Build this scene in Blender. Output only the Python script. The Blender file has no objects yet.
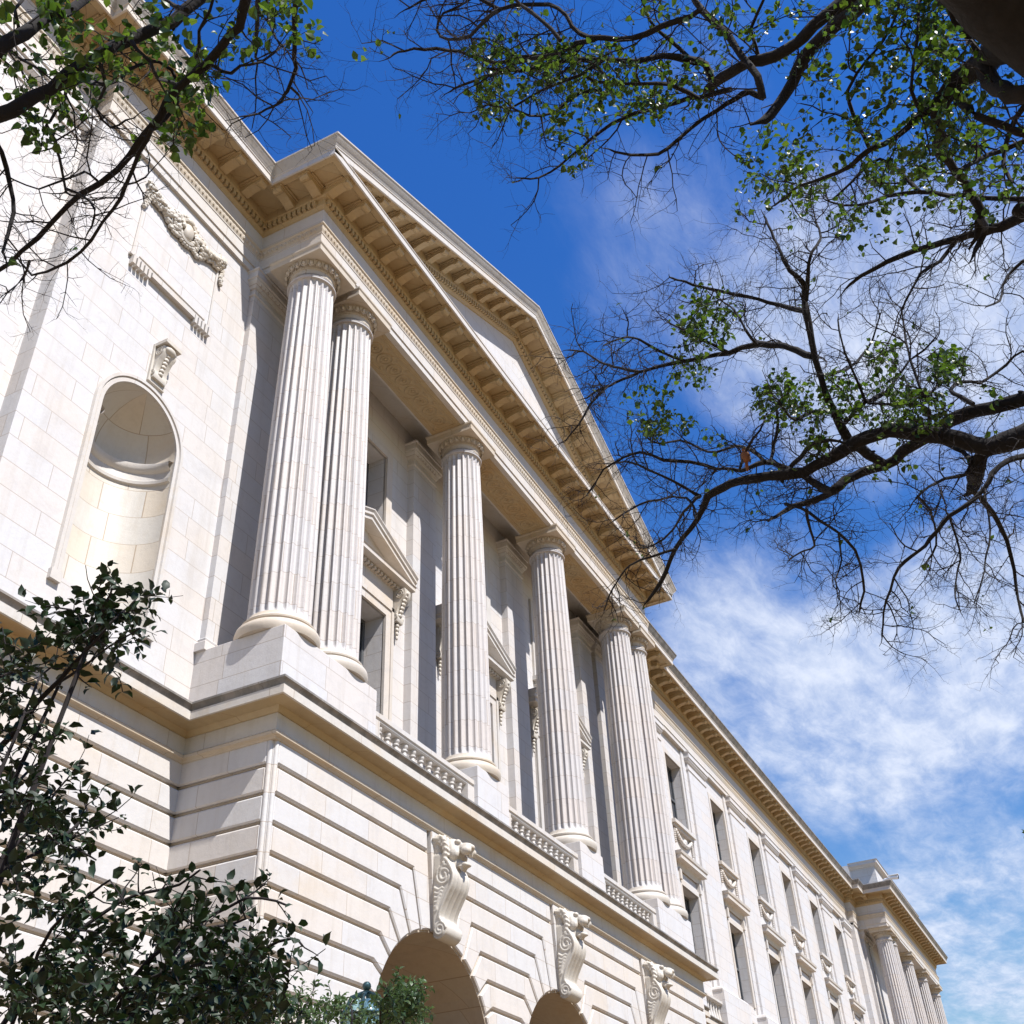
import bpy, math, random
from mathutils import Vector, Matrix
from math import sin, cos, pi, radians, atan2, hypot, sqrt
C = bpy.context.scene.collection
GZ = 1.6                      # eye height; building heights below are measured from eye level
# ------------------------------------------------------------------ camera, world, sun, exposure
RIGHT = Vector((0.42442, -0.90398, -0.04167)); FWD = Vector((0.7, 0.3, 0.6))
def _cam():
    a, b, c, f = 1.13140, 0.64030, 0.05210, 1099.4749
    fwd = Vector((sin(a)*cos(b), cos(a)*cos(b), sin(b))); right = Vector((cos(a), -sin(a), 0))
    down = -right.cross(fwd)
    r = cos(c)*right + sin(c)*down; d = -sin(c)*right + cos(c)*down
    return r, d, fwd, f
CR, CD, CF, FPX = _cam()
cd = bpy.data.cameras.new('camera'); cam = bpy.data.objects.new('camera', cd); C.objects.link(cam)
cd.sensor_width = 36; cd.sensor_fit = 'HORIZONTAL'; cd.lens = FPX/1024*36; cd.clip_start = 0.05; cd.clip_end = 5000
m = Matrix((CR, -CD, -CF)).transposed().to_4x4(); m.translation = Vector((0, 0, GZ)); cam.matrix_world = m
bpy.context.scene.camera = cam
sc = bpy.context.scene
sc.view_settings.view_transform = 'Standard'; sc.view_settings.look = 'None'; sc.view_settings.gamma = 1
sc.view_settings.exposure = 0.80
SUN = Vector((-0.29, -1.0, 1.38)).normalized()          # towards the sun
sd = bpy.data.lights.new('sun', 'SUN'); so = bpy.data.objects.new('sun', sd); C.objects.link(so)
sd.energy = 5.0; sd.angle = radians(0.53); sd.color = (1.0, 0.968, 0.935)
so.rotation_euler = SUN.to_track_quat('Z', 'Y').to_euler(); so.location = (0, -20, 60)
W = bpy.data.worlds.new('World'); sc.world = W; W.use_nodes = True
nt = W.node_tree; nt.nodes.clear()
def N(t, **k):
    n = nt.nodes.new(t)
    for a, v in k.items(): setattr(n, a, v)
    return n
def L(a, b): nt.links.new(a, b)
sky = N('ShaderNodeTexSky', sky_type='NISHITA', sun_disc=False)
sky.sun_elevation = math.asin(SUN.z); sky.sun_rotation = atan2(SUN.x, SUN.y)
sky.air_density = 2.0; sky.dust_density = 0.0; sky.ozone_density = 10.0; sky.altitude = 0
hs = N('ShaderNodeHueSaturation'); hs.inputs['Hue'].default_value = 0.519; hs.inputs['Saturation'].default_value = 1.25; hs.inputs['Value'].default_value = 0.67
L(sky.outputs[0], hs.inputs['Color'])
tc = N('ShaderNodeTexCoord')
def ray(u, v):
    d = CR*((u-512)/FPX) + CD*((v-512)/FPX) + CF
    return d.normalized()
# cloud layer: direction projected on a high flat layer
sep = N('ShaderNodeSeparateXYZ'); L(tc.outputs['Generated'], sep.inputs[0])
mx = N('ShaderNodeMath', operation='MAXIMUM'); L(sep.outputs[2], mx.inputs[0]); mx.inputs[1].default_value = 0.06
dv = N('ShaderNodeVectorMath', operation='DIVIDE'); L(tc.outputs['Generated'], dv.inputs[0])
cmb = N('ShaderNodeCombineXYZ'); [L(mx.outputs[0], cmb.inputs[i]) for i in range(3)]; L(cmb.outputs[0], dv.inputs[1])
def noise(scale, detail, rough, vec, dist=0.0, stretch=None):
    if stretch:
        mp = N('ShaderNodeMapping'); L(vec, mp.inputs[0]); mp.inputs['Scale'].default_value = stretch
        mp.inputs['Rotation'].default_value = (0, 0, radians(25)); vec = mp.outputs[0]
    n = N('ShaderNodeTexNoise'); n.inputs['Scale'].default_value = scale; n.inputs['Detail'].default_value = detail
    n.inputs['Roughness'].default_value = rough; n.inputs['Distortion'].default_value = dist; L(vec, n.inputs['Vector']); return n.outputs[0]
def MR(x, a, b, c=0., d=1.):
    r = N('ShaderNodeMapRange'); r.inputs[1].default_value = a; r.inputs[2].default_value = b
    r.inputs[3].default_value = c; r.inputs[4].default_value = d; r.interpolation_type = 'SMOOTHSTEP'; L(x, r.inputs[0]); return r.outputs[0]
def M2(op, a, b):
    n = N('ShaderNodeMath', operation=op)
    for i, x in enumerate((a, b)):
        if isinstance(x, (int, float)): n.inputs[i].default_value = x
        else: L(x, n.inputs[i])
    return n.outputs[0]
# cloud banks (where the bank stands in the sky, size, density)
banks = [((860, 330), 12, .75), ((960, 300), 11, .8), ((1010, 420), 9, .6), ((1000, 180), 9, .35), ((700, 220), 7, .36), ((640, 300), 6, .24), ((610, 230), 5, .12), ((600, 400), 4, .2),
         ((780, 620), 9, .62), ((860, 690), 9, .85), ((960, 640), 9, .85), ((740, 700), 8, .62), ((1010, 720), 7, .55), ((730, 590), 6, .4),
         ((960, 850), 6, .45), ((1000, 930), 8, .62), ((900, 820), 4, .2), ((1010, 1010), 8, .55), ((740, 60), 6, .25), ((900, 480), 6, .3), ((1015, 560), 6, .5)]
acc = None
for (u, v), deg, w in banks:
    dt = N('ShaderNodeVectorMath', operation='DOT_PRODUCT'); L(tc.outputs['Generated'], dt.inputs[0]); dt.inputs[1].default_value = ray(u, v)
    g = M2('MULTIPLY', MR(dt.outputs['Value'], cos(radians(deg)), 1.0), w)
    acc = g if acc is None else M2('MAXIMUM', acc, g)
n1 = noise(1.6, 9, 0.58, dv.outputs[0], 0.3, (1.0, 2.2, 1.0)); n2 = noise(7.0, 10, 0.68, dv.outputs[0], 0.3, (1.0, 2.2, 1.0))
nn = M2('ADD', M2('MULTIPLY', n1, 0.78), M2('MULTIPLY', n2, 0.22))
cl = MR(M2('ADD', nn, M2('MULTIPLY', acc, 0.42)), 0.54, 0.92)
cl = M2('MULTIPLY', cl, M2('MINIMUM', M2('ADD', M2('MULTIPLY', acc, 1.5), 0.04), 0.95))
mixc = N('ShaderNodeMix', data_type='RGBA'); L(cl, mixc.inputs[0]); L(hs.outputs[0], mixc.inputs[6]); cr_ = N('ShaderNodeMix', data_type='RGBA'); L(MR(n2, 0.25, 0.75), cr_.inputs[0]); cr_.inputs[6].default_value = (2.5, 3.0, 4.1, 1); cr_.inputs[7].default_value = (3.9, 4.2, 4.9, 1); L(cr_.outputs[2], mixc.inputs[7])
bg = N('ShaderNodeBackground'); bg.inputs['Strength'].default_value = 0.125; L(mixc.outputs[2], bg.inputs[0])
ow = N('ShaderNodeOutputWorld'); L(bg.outputs[0], ow.inputs[0])

# ------------------------------------------------------------------ materials
def new_mat(name):
    mt = bpy.data.materials.new(name); mt.use_nodes = True; t = mt.node_tree
    return mt, t, t.nodes['Principled BSDF']
def stone(name, base, joints='wall', tint=0.5, stain=0.25, dark=0.0, rough=0.55, bump=0.25, row=0.449, width=1.25, z0=0.0):
    mt, t, b = new_mat(name); nn_ = t.nodes; ln = t.links.new
    geo = nn_.new('ShaderNodeNewGeometry'); tcx = nn_.new('ShaderNodeTexCoord')
    src = geo.outputs['Position'] if joints != 'column' else tcx.outputs['Object']
    sp = nn_.new('ShaderNodeSeparateXYZ'); ln(src, sp.inputs[0])
    def mth(op, *a):
        n = nn_.new('ShaderNodeMath'); n.operation = op
        for i, x in enumerate(a):
            if isinstance(x, (int, float)): n.inputs[i].default_value = x
            else: ln(x, n.inputs[i])
        return n.outputs[0]
    def nz(scale, detail=5, rough_=0.6, vec=None, dist=0):
        n = nn_.new('ShaderNodeTexNoise'); n.inputs['Scale'].default_value = scale; n.inputs['Detail'].default_value = detail
        n.inputs['Roughness'].default_value = rough_; n.inputs['Distortion'].default_value = dist; ln(vec or src, n.inputs['Vector']); return n.outputs[0]
    def ramp(x, a, b_, c=0., d=1.):
        r = nn_.new('ShaderNodeMapRange'); r.inputs[1].default_value = a; r.inputs[2].default_value = b_; r.inputs[3].default_value = c; r.inputs[4].default_value = d; ln(x, r.inputs[0]); return r.outputs[0]
    def mix(f, a, b_):
        n = nn_.new('ShaderNodeMix'); n.data_type = 'RGBA'
        if isinstance(f, (int, float)): n.inputs[0].default_value = f
        else: ln(f, n.inputs[0])
        for i, x in ((6, a), (7, b_)):
            if isinstance(x, tuple): n.inputs[i].default_value = (*x, 1)
            else: ln(x, n.inputs[i])
        return n.outputs[2]
    col = base
    if joints:
        cx = nn_.new('ShaderNodeCombineXYZ')
        if joints == 'column':
            ang = mth('ARCTAN2', sp.outputs[1], sp.outputs[0]); ln(mth('MULTIPLY', ang, 0.5), cx.inputs[0]); ln(sp.outputs[2], cx.inputs[1])
        else:
            ln(mth('ADD', sp.outputs[0], mth('MULTIPLY', sp.outputs[1], 1.0)), cx.inputs[0]); ln(mth('SUBTRACT', sp.outputs[2], z0), cx.inputs[1])
        br = nn_.new('ShaderNodeTexBrick'); ln(cx.outputs[0], br.inputs['Vector'])
        br.inputs['Scale'].default_value = 1.0; br.inputs['Brick Width'].default_value = width; br.inputs['Row Height'].default_value = row
        br.inputs['Mortar Size'].default_value = 0.0065; br.inputs['Mortar Smooth'].default_value = 0.3; br.inputs['Bias'].default_value = -0.25
        br.offset = 0.43; br.squash = 1.3; br.squash_frequency = 3
        warm = (min(1, base[0]*1.02), base[1]*(1-.08*tint), base[2]*(1-.22*tint)); cool = (base[0]*(1-.07*tint), base[1]*(1-.04*tint), base[2])
        br.inputs['Color1'].default_value = (*cool, 1); br.inputs['Color2'].default_value = (*warm, 1)
        br.inputs['Mortar'].default_value = (base[0]*.62, base[1]*.54, base[2]*.46, 1)
        col = br.outputs['Color']
    # veins and warm staining, soot
    v = nz(1.7, 9, 0.7, dist=1.2); col = mix(ramp(v, 0.5, 0.75, 0, 0.42), col, (base[0]*.72, base[1]*.72, base[2]*.74))
    s1 = nz(0.55, 8, 0.65, dist=0.4); col = mix(ramp(s1, 0.52, 0.75, 0, stain), col, (base[0]*.93, base[1]*.74, base[2]*.48))
    s2 = nz(6.0, 6, 0.7); col = mix(ramp(s2, 0.52, 0.78, 0, 0.34), col, (base[0]*.8, base[1]*.74, base[2]*.66))
    mps = nn_.new('ShaderNodeMapping'); ln(src, mps.inputs[0]); mps.inputs['Scale'].default_value = (5, 5, .35)
    s4 = nz(1.0, 6, 0.65, mps.outputs[0]); col = mix(ramp(s4, 0.52, 0.72, 0, 0.32), col, (base[0]*.72, base[1]*.66, base[2]*.58))
    if dark:
        mp = nn_.new('ShaderNodeMapping'); ln(src, mp.inputs[0]); mp.inputs['Scale'].default_value = (2.2, 2.2, 0.7)
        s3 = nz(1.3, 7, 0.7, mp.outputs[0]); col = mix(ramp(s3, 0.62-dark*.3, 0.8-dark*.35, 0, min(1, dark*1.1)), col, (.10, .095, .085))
    ln(col, b.inputs['Base Color']); b.inputs['Roughness'].default_value = rough
    b.inputs['Specular IOR Level'].default_value = 0.35
    bm_ = nn_.new('ShaderNodeBump'); bm_.inputs['Strength'].default_value = bump; bm_.inputs['Distance'].default_value = 0.02
    ln(nz(9, 7, 0.7), bm_.inputs['Height']); ln(bm_.outputs[0], b.inputs['Normal'])
    return mt
def plain(name, colr, rough=0.6, metal=0.0, nscale=20, var=0.35, spec=0.5, bump=0.2):
    mt, t, b = new_mat(name)
    g = t.nodes.new('ShaderNodeTexCoord'); n = t.nodes.new('ShaderNodeTexNoise'); n.inputs['Scale'].default_value = nscale; n.inputs['Detail'].default_value = 6
    t.links.new(g.outputs['Object'], n.inputs['Vector'])
    mm = t.nodes.new('ShaderNodeMix'); mm.data_type = 'RGBA'; t.links.new(n.outputs[0], mm.inputs[0])
    mm.inputs[6].default_value = (*[c*(1-var) for c in colr], 1); mm.inputs[7].default_value = (*[min(1, c*(1+var)) for c in colr], 1)
    t.links.new(mm.outputs[2], b.inputs['Base Color']); b.inputs['Roughness'].default_value = rough; b.inputs['Metallic'].default_value = metal
    b.inputs['Specular IOR Level'].default_value = spec
    if bump:
        bb = t.nodes.new('ShaderNodeBump'); bb.inputs['Strength'].default_value = bump; bb.inputs['Distance'].default_value = 0.01
        t.links.new(n.outputs[0], bb.inputs['Height']); t.links.new(bb.outputs[0], b.inputs['Normal'])
    return mt
MB_ = (.515, .497, .485)
M_wall = stone('marble_wall', MB_, 'wall', tint=.42, stain=.18, z0=GZ+7.03-0.449*20)
M_recess = stone('marble_recess_shade_dirt', (.41, .345, .27), 'wall', tint=.5, stain=.6, z0=GZ+7.03-0.449*20)  # brown base paints in groove and vault shade, along with dirt
M_ledge = stone('marble_ledge', (.50, .465, .415), 'wall', tint=.5, stain=.8, dark=.13, width=1.45, row=40.0, z0=-20)
M_rust = stone('marble_rusticated', (.515, .49, .465), 'wall', tint=.6, stain=.4, z0=GZ+7.03-0.449*20)
M_col = stone('marble_column', (.46, .435, .42), 'column', tint=.35, stain=.2, row=.62, width=.52)
M_trim = stone('marble_trim', (.50, .47, .435), 'wall', tint=.5, stain=.5, width=1.45, row=40.0, z0=-20)
M_base = stone('marble_base', (.49, .445, .385), 'wall', tint=.6, stain=.5, width=1.1, row=40.0, z0=-20)
M_cor = stone('marble_cornice', (.46, .40, .32), 'wall', tint=.6, stain=.5, width=1.1, row=40.0, z0=-20)
M_soff = stone('marble_soffit_bounce_patina', (.40, .305, .175), 'wall', tint=.7, stain=.75, width=.95, row=40.0, z0=-20)  # golden base paints warm bounced light on undersides, over some staining
M_sima = stone('marble_weathered', (.42, .40, .37), 'wall', tint=.4, stain=.3, dark=.30, width=1.6, row=40., z0=-20)
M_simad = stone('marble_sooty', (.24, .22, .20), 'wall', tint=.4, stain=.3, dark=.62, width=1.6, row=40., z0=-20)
M_carve = stone('marble_carved', (.48, .445, .39), None, stain=.5)
M_niche = stone('marble_niche', (.53, .49, .43), 'column', tint=.75, stain=.5, row=.58, width=.42)
M_glass = plain('window_glass', (.018, .022, .028), rough=.06, var=.1, bump=0, spec=.8)
M_frame = plain('window_frame_paint', (.07, .075, .08), rough=.4)
M_roof = plain('roof_lead', (.20, .22, .22), rough=.6)
M_bark = plain('bark', (.009, .007, .0065), rough=1.0, nscale=22, var=.8, bump=1.0)
M_twig = plain('twig_bark', (.014, .010, .010), rough=1.0, nscale=30, var=.4, bump=0)
def leafmat(name, c1, c2, rough, trans):
    mt, t, b = new_mat(name)
    g = t.nodes.new('ShaderNodeNewGeometry'); mm = t.nodes.new('ShaderNodeMix'); mm.data_type = 'RGBA'
    t.links.new(g.outputs['Random Per Island'], mm.inputs[0]); mm.inputs[6].default_value = (*c1, 1); mm.inputs[7].default_value = (*c2, 1)
    t.links.new(mm.outputs[2], b.inputs['Base Color']); b.inputs['Roughness'].default_value = rough
    tr = t.nodes.new('ShaderNodeBsdfTranslucent'); hs_ = t.nodes.new('ShaderNodeHueSaturation'); hs_.inputs['Value'].default_value = 1.6; hs_.inputs['Saturation'].default_value = 1.1
    t.links.new(mm.outputs[2], hs_.inputs['Color']); t.links.new(hs_.outputs[0], tr.inputs['Color'])
    ms = t.nodes.new('ShaderNodeMixShader'); ms.inputs[0].default_value = trans
    t.links.new(b.outputs[0], ms.inputs[1]); t.links.new(tr.outputs[0], ms.inputs[2]); t.links.new(ms.outputs[0], t.nodes['Material Output'].inputs[0]); return mt
M_leaf = leafmat('spring_leaf', (.016, .040, .007), (.072, .115, .018), .38, .45)
M_leafdark = leafmat('glossy_dark_leaf', (.004, .013, .004), (.013, .032, .007), .55, .12)
M_leaffine = leafmat('fine_leaf', (.045, .085, .03), (.09, .14, .05), .4, .3)
M_bronze = plain('verdigris_bronze', (.035, .075, .08), rough=.45, metal=.5, nscale=30, var=.6)
M_lampglass = plain('lamp_glass', (.35, .55, .52), rough=.15, var=.2)
M_white = plain('white_housing', (.8, .8, .8), rough=.35, var=.05)
M_black = plain('black_lens', (.02, .02, .02), rough=.2)
M_ground = plain('warm_bounce_ground', (.19, .125, .06), rough=.85, nscale=1.5, var=.12)  # unseen ground; warm colour chosen to bounce light onto the undersides

# ------------------------------------------------------------------ mesh helpers
class MB:
    def __init__(s): s.v = []; s.f = []
    def add(s, vs, fs):
        o = len(s.v); s.v += [tuple(v) for v in vs]; s.f += [tuple(i+o for i in f) for f in fs]
    def box(s, x0, x1, y0, y1, z0, z1):
        s.add([(x0,y0,z0),(x1,y0,z0),(x1,y1,z0),(x0,y1,z0),(x0,y0,z1),(x1,y0,z1),(x1,y1,z1),(x0,y1,z1)],
              [(0,3,2,1),(4,5,6,7),(0,1,5,4),(1,2,6,5),(2,3,7,6),(3,0,4,7)])
    def prism(s, poly, fn0, fn1, cap0=True, cap1=True):
        n = len(poly); s.add([fn0(p) for p in poly] + [fn1(p) for p in poly],
              ([tuple(range(n-1, -1, -1))] if cap0 else []) + ([tuple(range(n, 2*n))] if cap1 else []) + [(i, (i+1) % n, n+(i+1) % n, n+i) for i in range(n)])
    def lathe(s, prof, n=32, cx=0, cy=0, caps=True):
        o = len(s.v)
        for r, z in prof:
            for i in range(n): s.v.append((cx+r*cos(2*pi*i/n), cy+r*sin(2*pi*i/n), z))
        for k in range(len(prof)-1):
            for i in range(n):
                j = (i+1) % n; s.f.append((o+k*n+i, o+k*n+j, o+(k+1)*n+j, o+(k+1)*n+i))
        if caps:
            s.f.append(tuple(o+i for i in range(n-1, -1, -1))); s.f.append(tuple(o+(len(prof)-1)*n+i for i in range(n)))
    def tube(s, pts, rad, n=6, cap=True):
        if len(pts) < 2: return
        o = len(s.v); up = Vector((0.123, 0.2, 0.97))
        for k, p in enumerate(pts):
            p = Vector(p); d = Vector(pts[min(k+1, len(pts)-1)]) - Vector(pts[max(k-1, 0)])
            if d.length < 1e-9: d = Vector((0, 0, 1))
            d.normalize(); a = d.cross(up)
            if a.length < 1e-3: a = d.cross(Vector((1, 0, 0)))
            a.normalize(); b = d.cross(a); r = rad[k] if isinstance(rad, (list, tuple)) else rad
            for i in range(n): s.v.append(tuple(p + a*(r*cos(2*pi*i/n)) + b*(r*sin(2*pi*i/n))))
        for k in range(len(pts)-1):
            for i in range(n):
                j = (i+1) % n; s.f.append((o+k*n+i, o+k*n+j, o+(k+1)*n+j, o+(k+1)*n+i))
        if cap:
            s.f.append(tuple(o+i for i in range(n-1, -1, -1))); s.f.append(tuple(o+(len(pts)-1)*n+i for i in range(n)))
    def ball(s, c, r, n=8, m=6, rot=None):
        if not isinstance(r, (tuple, list)): r = (r, r, r)
        o = len(s.v); c = Vector(c)
        for k in range(m+1):
            th = pi*k/m
            for i in range(n):
                p = Vector((r[0]*sin(th)*cos(2*pi*i/n), r[1]*sin(th)*sin(2*pi*i/n), r[2]*cos(th)))
                if rot: p = rot @ p
                s.v.append(tuple(c+p))
        for k in range(m):
            for i in range(n):
                j = (i+1) % n; s.f.append((o+(k+1)*n+i, o+(k+1)*n+j, o+k*n+j, o+k*n+i))
    def sweep(s, path, prof, i0=None, i1=None, cap=True, close=False):
        """profile (offset outward, z) carried along a plan path with mitred corners; outward = right of travel"""
        n = len(path); nr = []
        for i in range(n-1):
            dx, dy = path[i+1][0]-path[i][0], path[i+1][1]-path[i][1]; l = hypot(dx, dy); nr.append((dy/l, -dx/l))
        i0 = 0 if i0 is None else i0; i1 = n-1 if i1 is None else i1; o = len(s.v); m_ = len(prof)
        for i in range(i0, i1+1):
            if i == 0: ox, oy = nr[0]
            elif i == n-1: ox, oy = nr[-1]
            else:
                a, b = nr[i-1], nr[i]; ox, oy = a[0]+b[0], a[1]+b[1]; k = 1+a[0]*b[0]+a[1]*b[1]; ox /= k; oy /= k
            for q, z in prof: s.v.append((path[i][0]+ox*q, path[i][1]+oy*q, z))
        R_ = m_ if close else m_-1
        for i in range(i1-i0):
            for k in range(R_):
                k2 = (k+1) % m_; s.f.append((o+i*m_+k, o+(i+1)*m_+k, o+(i+1)*m_+k2, o+i*m_+k2))
        if cap:
            s.f.append(tuple(o+k for k in range(m_))); s.f.append(tuple(o+(i1-i0)*m_+k for k in range(m_-1, -1, -1)))
    def obj(s, name, mat, parent=None, loc=None, smooth=False, bevel=0, solid_name=None):
        me = bpy.data.meshes.new(name); me.from_pydata(s.v, [], s.f)
        me.validate(); me.update()
        import bmesh
        bm = bmesh.new(); bm.from_mesh(me); bmesh.ops.recalc_face_normals(bm, faces=bm.faces); bm.to_mesh(me); bm.free()
        me.materials.append(mat)
        if smooth:
            me.polygons.foreach_set('use_smooth', [True]*len(me.polygons))
            try: me.set_sharp_from_angle(angle=radians(smooth if smooth is not True else 40))
            except Exception: pass
        o = bpy.data.objects.new(name, me); C.objects.link(o)
        if parent: o.parent = parent
        if loc is not None: o.location = loc
        if bevel:
            b = o.modifiers.new('bevel', 'BEVEL'); b.width = bevel; b.segments = 2; b.limit_method = 'ANGLE'
        return o
def empty(name, loc=(0, 0, 0), parent=None):
    o = bpy.data.objects.new(name, None); C.objects.link(o); o.location = loc
    if parent: o.parent = parent
    return o
def tag(o, label=None, cat=None, group=None, kind=None):
    for k, v in (('label', label), ('category', cat), ('group', group), ('kind', kind)):
        if v: o[k] = v
    return o
def copy_part(o, parent, loc):
    c = o.copy(); C.objects.link(c); c.parent = parent; c.location = loc
    for ch in [x for x in KIDS.get(o, [])]:
        d = ch.copy(); C.objects.link(d); d.parent = c
    return c
KIDS = {}
def inset(poly, d):
    n = len(poly); out = []
    A = sum(poly[i][0]*poly[(i+1) % n][1]-poly[(i+1) % n][0]*poly[i][1] for i in range(n)); sg = 1 if A > 0 else -1
    for i in range(n):
        p0, p1, p2 = poly[i-1], poly[i], poly[(i+1) % n]
        a = Vector((p1[0]-p0[0], p1[1]-p0[1])).normalized(); b = Vector((p2[0]-p1[0], p2[1]-p1[1])).normalized()
        na = Vector((-a.y, a.x))*sg; nb = Vector((-b.y, b.x))*sg; k = 1+na.dot(nb)
        q = (na+nb)/max(k, .35); out.append((p1[0]+q.x*d, p1[1]+q.y*d))
    return out

# ================================================================== GROUND
g = MB(); g.add([(-400, -400, 0), (500, -400, 0), (500, 400, 0), (-400, 400, 0)], [(0, 1, 2, 3)])
tag(g.obj('ground', M_ground), kind='structure', label='unseen ground around the building, coloured warm to bounce light')

# ================================================================== BUILDING
BX, BY = 22.388, 12.0
B = empty('courthouse_building', (BX, BY, 0))
tag(B, 'white marble classical government building with columned pedimented portico and long window wing', 'building')
OFF = (-BX, -BY, GZ)                       # parts are modelled in measured coordinates, heights from eye level
XC = 22.388; XL = 12.346; XR = 2*XC-XL; D = 10.0
CUT = pi
# ---- podium: rusticated courses with three arches
ARX = [17.31, 22.55, 27.80]; AR, AZ = 1.985, 3.68
ZG = -GZ
wall_b = MB()
def arc(cx, a0, a1, n=14, r=AR): return [(cx+r*cos(a0+(a1-a0)*i/n), AZ+r*sin(a0+(a1-a0)*i/n)) for i in range(n+1)]
ys0, ys1 = D+.06, 12.65
edges = [XL+.06] + [v for c in ARX for v in (c-2.2, c+2.2)] + [XR-.06]
for i in range(0, len(edges), 2): wall_b.box(edges[i], edges[i+1], ys0, ys1, ZG, 8.1)
for c in ARX:
    poly = [(c-2.2, AZ), (c-2.2, 8.1), (c+2.2, 8.1), (c+2.2, AZ)] + arc(c, 0, pi, 28)
    wall_b.prism(poly, lambda p: (p[0], ys0, p[1]), lambda p: (p[0], ys1, p[1]))
    for s_ in (-1, 1): wall_b.box(min(c+s_*AR, c+s_*2.2), max(c+s_*AR, c+s_*2.2), ys0, ys1, ZG, AZ)
podium = wall_b.obj('podium_wall', M_recess, B, OFF)
GR = [7.48] + [7.03-.449*k for k in range(20)]
KO = {0: .34+.0, 1: .86, 2: 1.277, 3: 1.605, 4: 1.86, 5: 2.03, 6: 2.16}
def radial(cx, off, z, s_):
    """arch point where the joint from kink (off,z) meets the intrados"""
    a = atan2(z-AZ, off); return (cx+s_*AR*cos(a), AZ+AR*sin(a)), a
rus = MB()
def block(poly, fy=None, y0=D+.075, y1=D, gap=.030, bev=.026, fn=None):
    fn = fn or (lambda p, y: (p[0], y, p[1]))
    a = inset(poly, gap); b = inset(poly, gap+bev); n = len(poly)
    vs = [fn(p, y0) for p in a] + [fn(p, y1+bev*.8) for p in a] + [fn(p, y1) for p in b]
    fs = [tuple(range(2*n, 3*n))] + [(i, (i+1) % n, n+(i+1) % n, n+i) for i in range(n)] + [(n+i, n+(i+1) % n, 2*n+(i+1) % n, 2*n+i) for i in range(n)]
    rus.add(vs, fs)
bounds = [None]+ARX+[None]
for i in range(4):
    L_, R_ = bounds[i], bounds[i+1]
    for j in range(20):
        zt, zb = GR[j], GR[j+1]
        if zb < ZG: break
        # j==0: band above groove 0, reaches keystone side; j>=1: band between groove j-1 and j
        def side(cx, s_):
            pts = []
            if j == 0:  return [(cx+s_*.36, zt), (cx+s_*.335, zb)]
            if j == 1:
                (pb, ab) = radial(cx, KO[1], GR[2], s_)
                return [(cx+s_*.335, zt), (cx+s_*.21, AZ+sqrt(AR*AR-.21**2))] + [(cx+s_*AR*cos(t), AZ+AR*sin(t)) for t in [atan2(sqrt(AR*AR-.21**2), .21)*(1-w)+ab*w for w in (.33, .66)]] + [pb, (cx+s_*KO[1], zb)]
            jt, jb = j-1, j
            if jt <= 6 and zb > AZ:
                pt, at_ = radial(cx, KO[jt], zt, s_)
                if jb <= 6 and zb > AZ:
                    pb, ab = radial(cx, KO[jb], zb, s_); mid = [(cx+s_*AR*cos(at_*(1-w)+ab*w), AZ+AR*sin(at_*(1-w)+ab*w)) for w in (.25, .5, .75)]
                    return [(cx+s_*KO[jt], zt), pt] + mid + [pb, (cx+s_*KO[jb], zb)]
            if zb > AZ-.2 and jt <= 6:
                pt, at_ = radial(cx, KO[jt], zt, s_)
                return [(cx+s_*KO[jt], zt), pt] + [(cx+s_*AR*cos(at_*(1-w)), AZ+AR*sin(at_*(1-w))) for w in (.33, .66)] + [(cx+s_*AR, zb)]
            return [(cx+s_*AR, zt), (cx+s_*AR, zb)]
        lf = side(L_, 1) if L_ else [(XL+.09, zt), (XL+.09, zb)]
        rt = side(R_, -1) if R_ else [(XR-.09, zt), (XR-.09, zb)]
        # clean points that coincide
        poly = lf + rt[::-1]
        cl_ = []
        for p in poly:
            if not cl_ or hypot(p[0]-cl_[-1][0], p[1]-cl_[-1][1]) > .03: cl_.append(p)
        block(cl_)
# keystones
for c in ARX:
    block([(c-.36, 7.48), (c-.21, AZ+AR-.02), (c+.21, AZ+AR-.02), (c+.36, 7.48)], y1=D-.05)
# returns and side walls: straight courses
for j in range(20):
    zt, zb = GR[j], GR[j+1]
    if zb < ZG: break
    for (X, s_) in ((XL, 1), (XR, -1)):
        fn = lambda p, y, X=X, s_=s_: (X+s_*(y-D), p[0], p[1])
        block([(D+.09, zt), (D+.09, zb), (11.90, zb), (11.90, zt)], fn=fn)
    fn = lambda p, y: (p[0], y-D+11.8, p[1])
    block([(-10, zt), (-10, zb), (XL+.11, zb), (XL+.11, zt)], fn=fn)
    block([(XR-.11, zt), (XR-.11, zb), (38.0, zb), (38.0, zt)], fn=fn)
rus.obj('rusticated_stonework', M_rust, B, OFF)
for X, s_ in ((XL, 1), (XR, -1)):
    cb = MB()
    for dx, dy in ((.012, .075), (.075, .012)):
        cb.lathe([(.043, ZG), (.043, 7.44)], 14, X+s_*(dx+.03), D+dy+.03)
    cb.box(min(X+s_*.05, X+s_*.12), max(X+s_*.05, X+s_*.12), D+.05, D+.12, ZG, 7.48)
    cb.obj('corner_bead', M_rust, B, OFF, smooth=True)
lw = MB(); lw.box(-10, XL+.05, 11.87, 12.6, ZG, 8.1); lw.obj('flanking_wall_base', M_recess, B, OFF)
lw = MB(); lw.box(XR-.05, 38, 11.87, 12.6, ZG, 8.1); lw.obj('flanking_wall_base', M_recess, B, OFF)
# inside of the arches: end wall with dark doors
for c in ARX:
    dr = MB(); dr.box(c-1.2, c+1.2, 12.6, 12.7, ZG, 3.3); dr.obj('entrance_door', M_frame, B, OFF)
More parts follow.
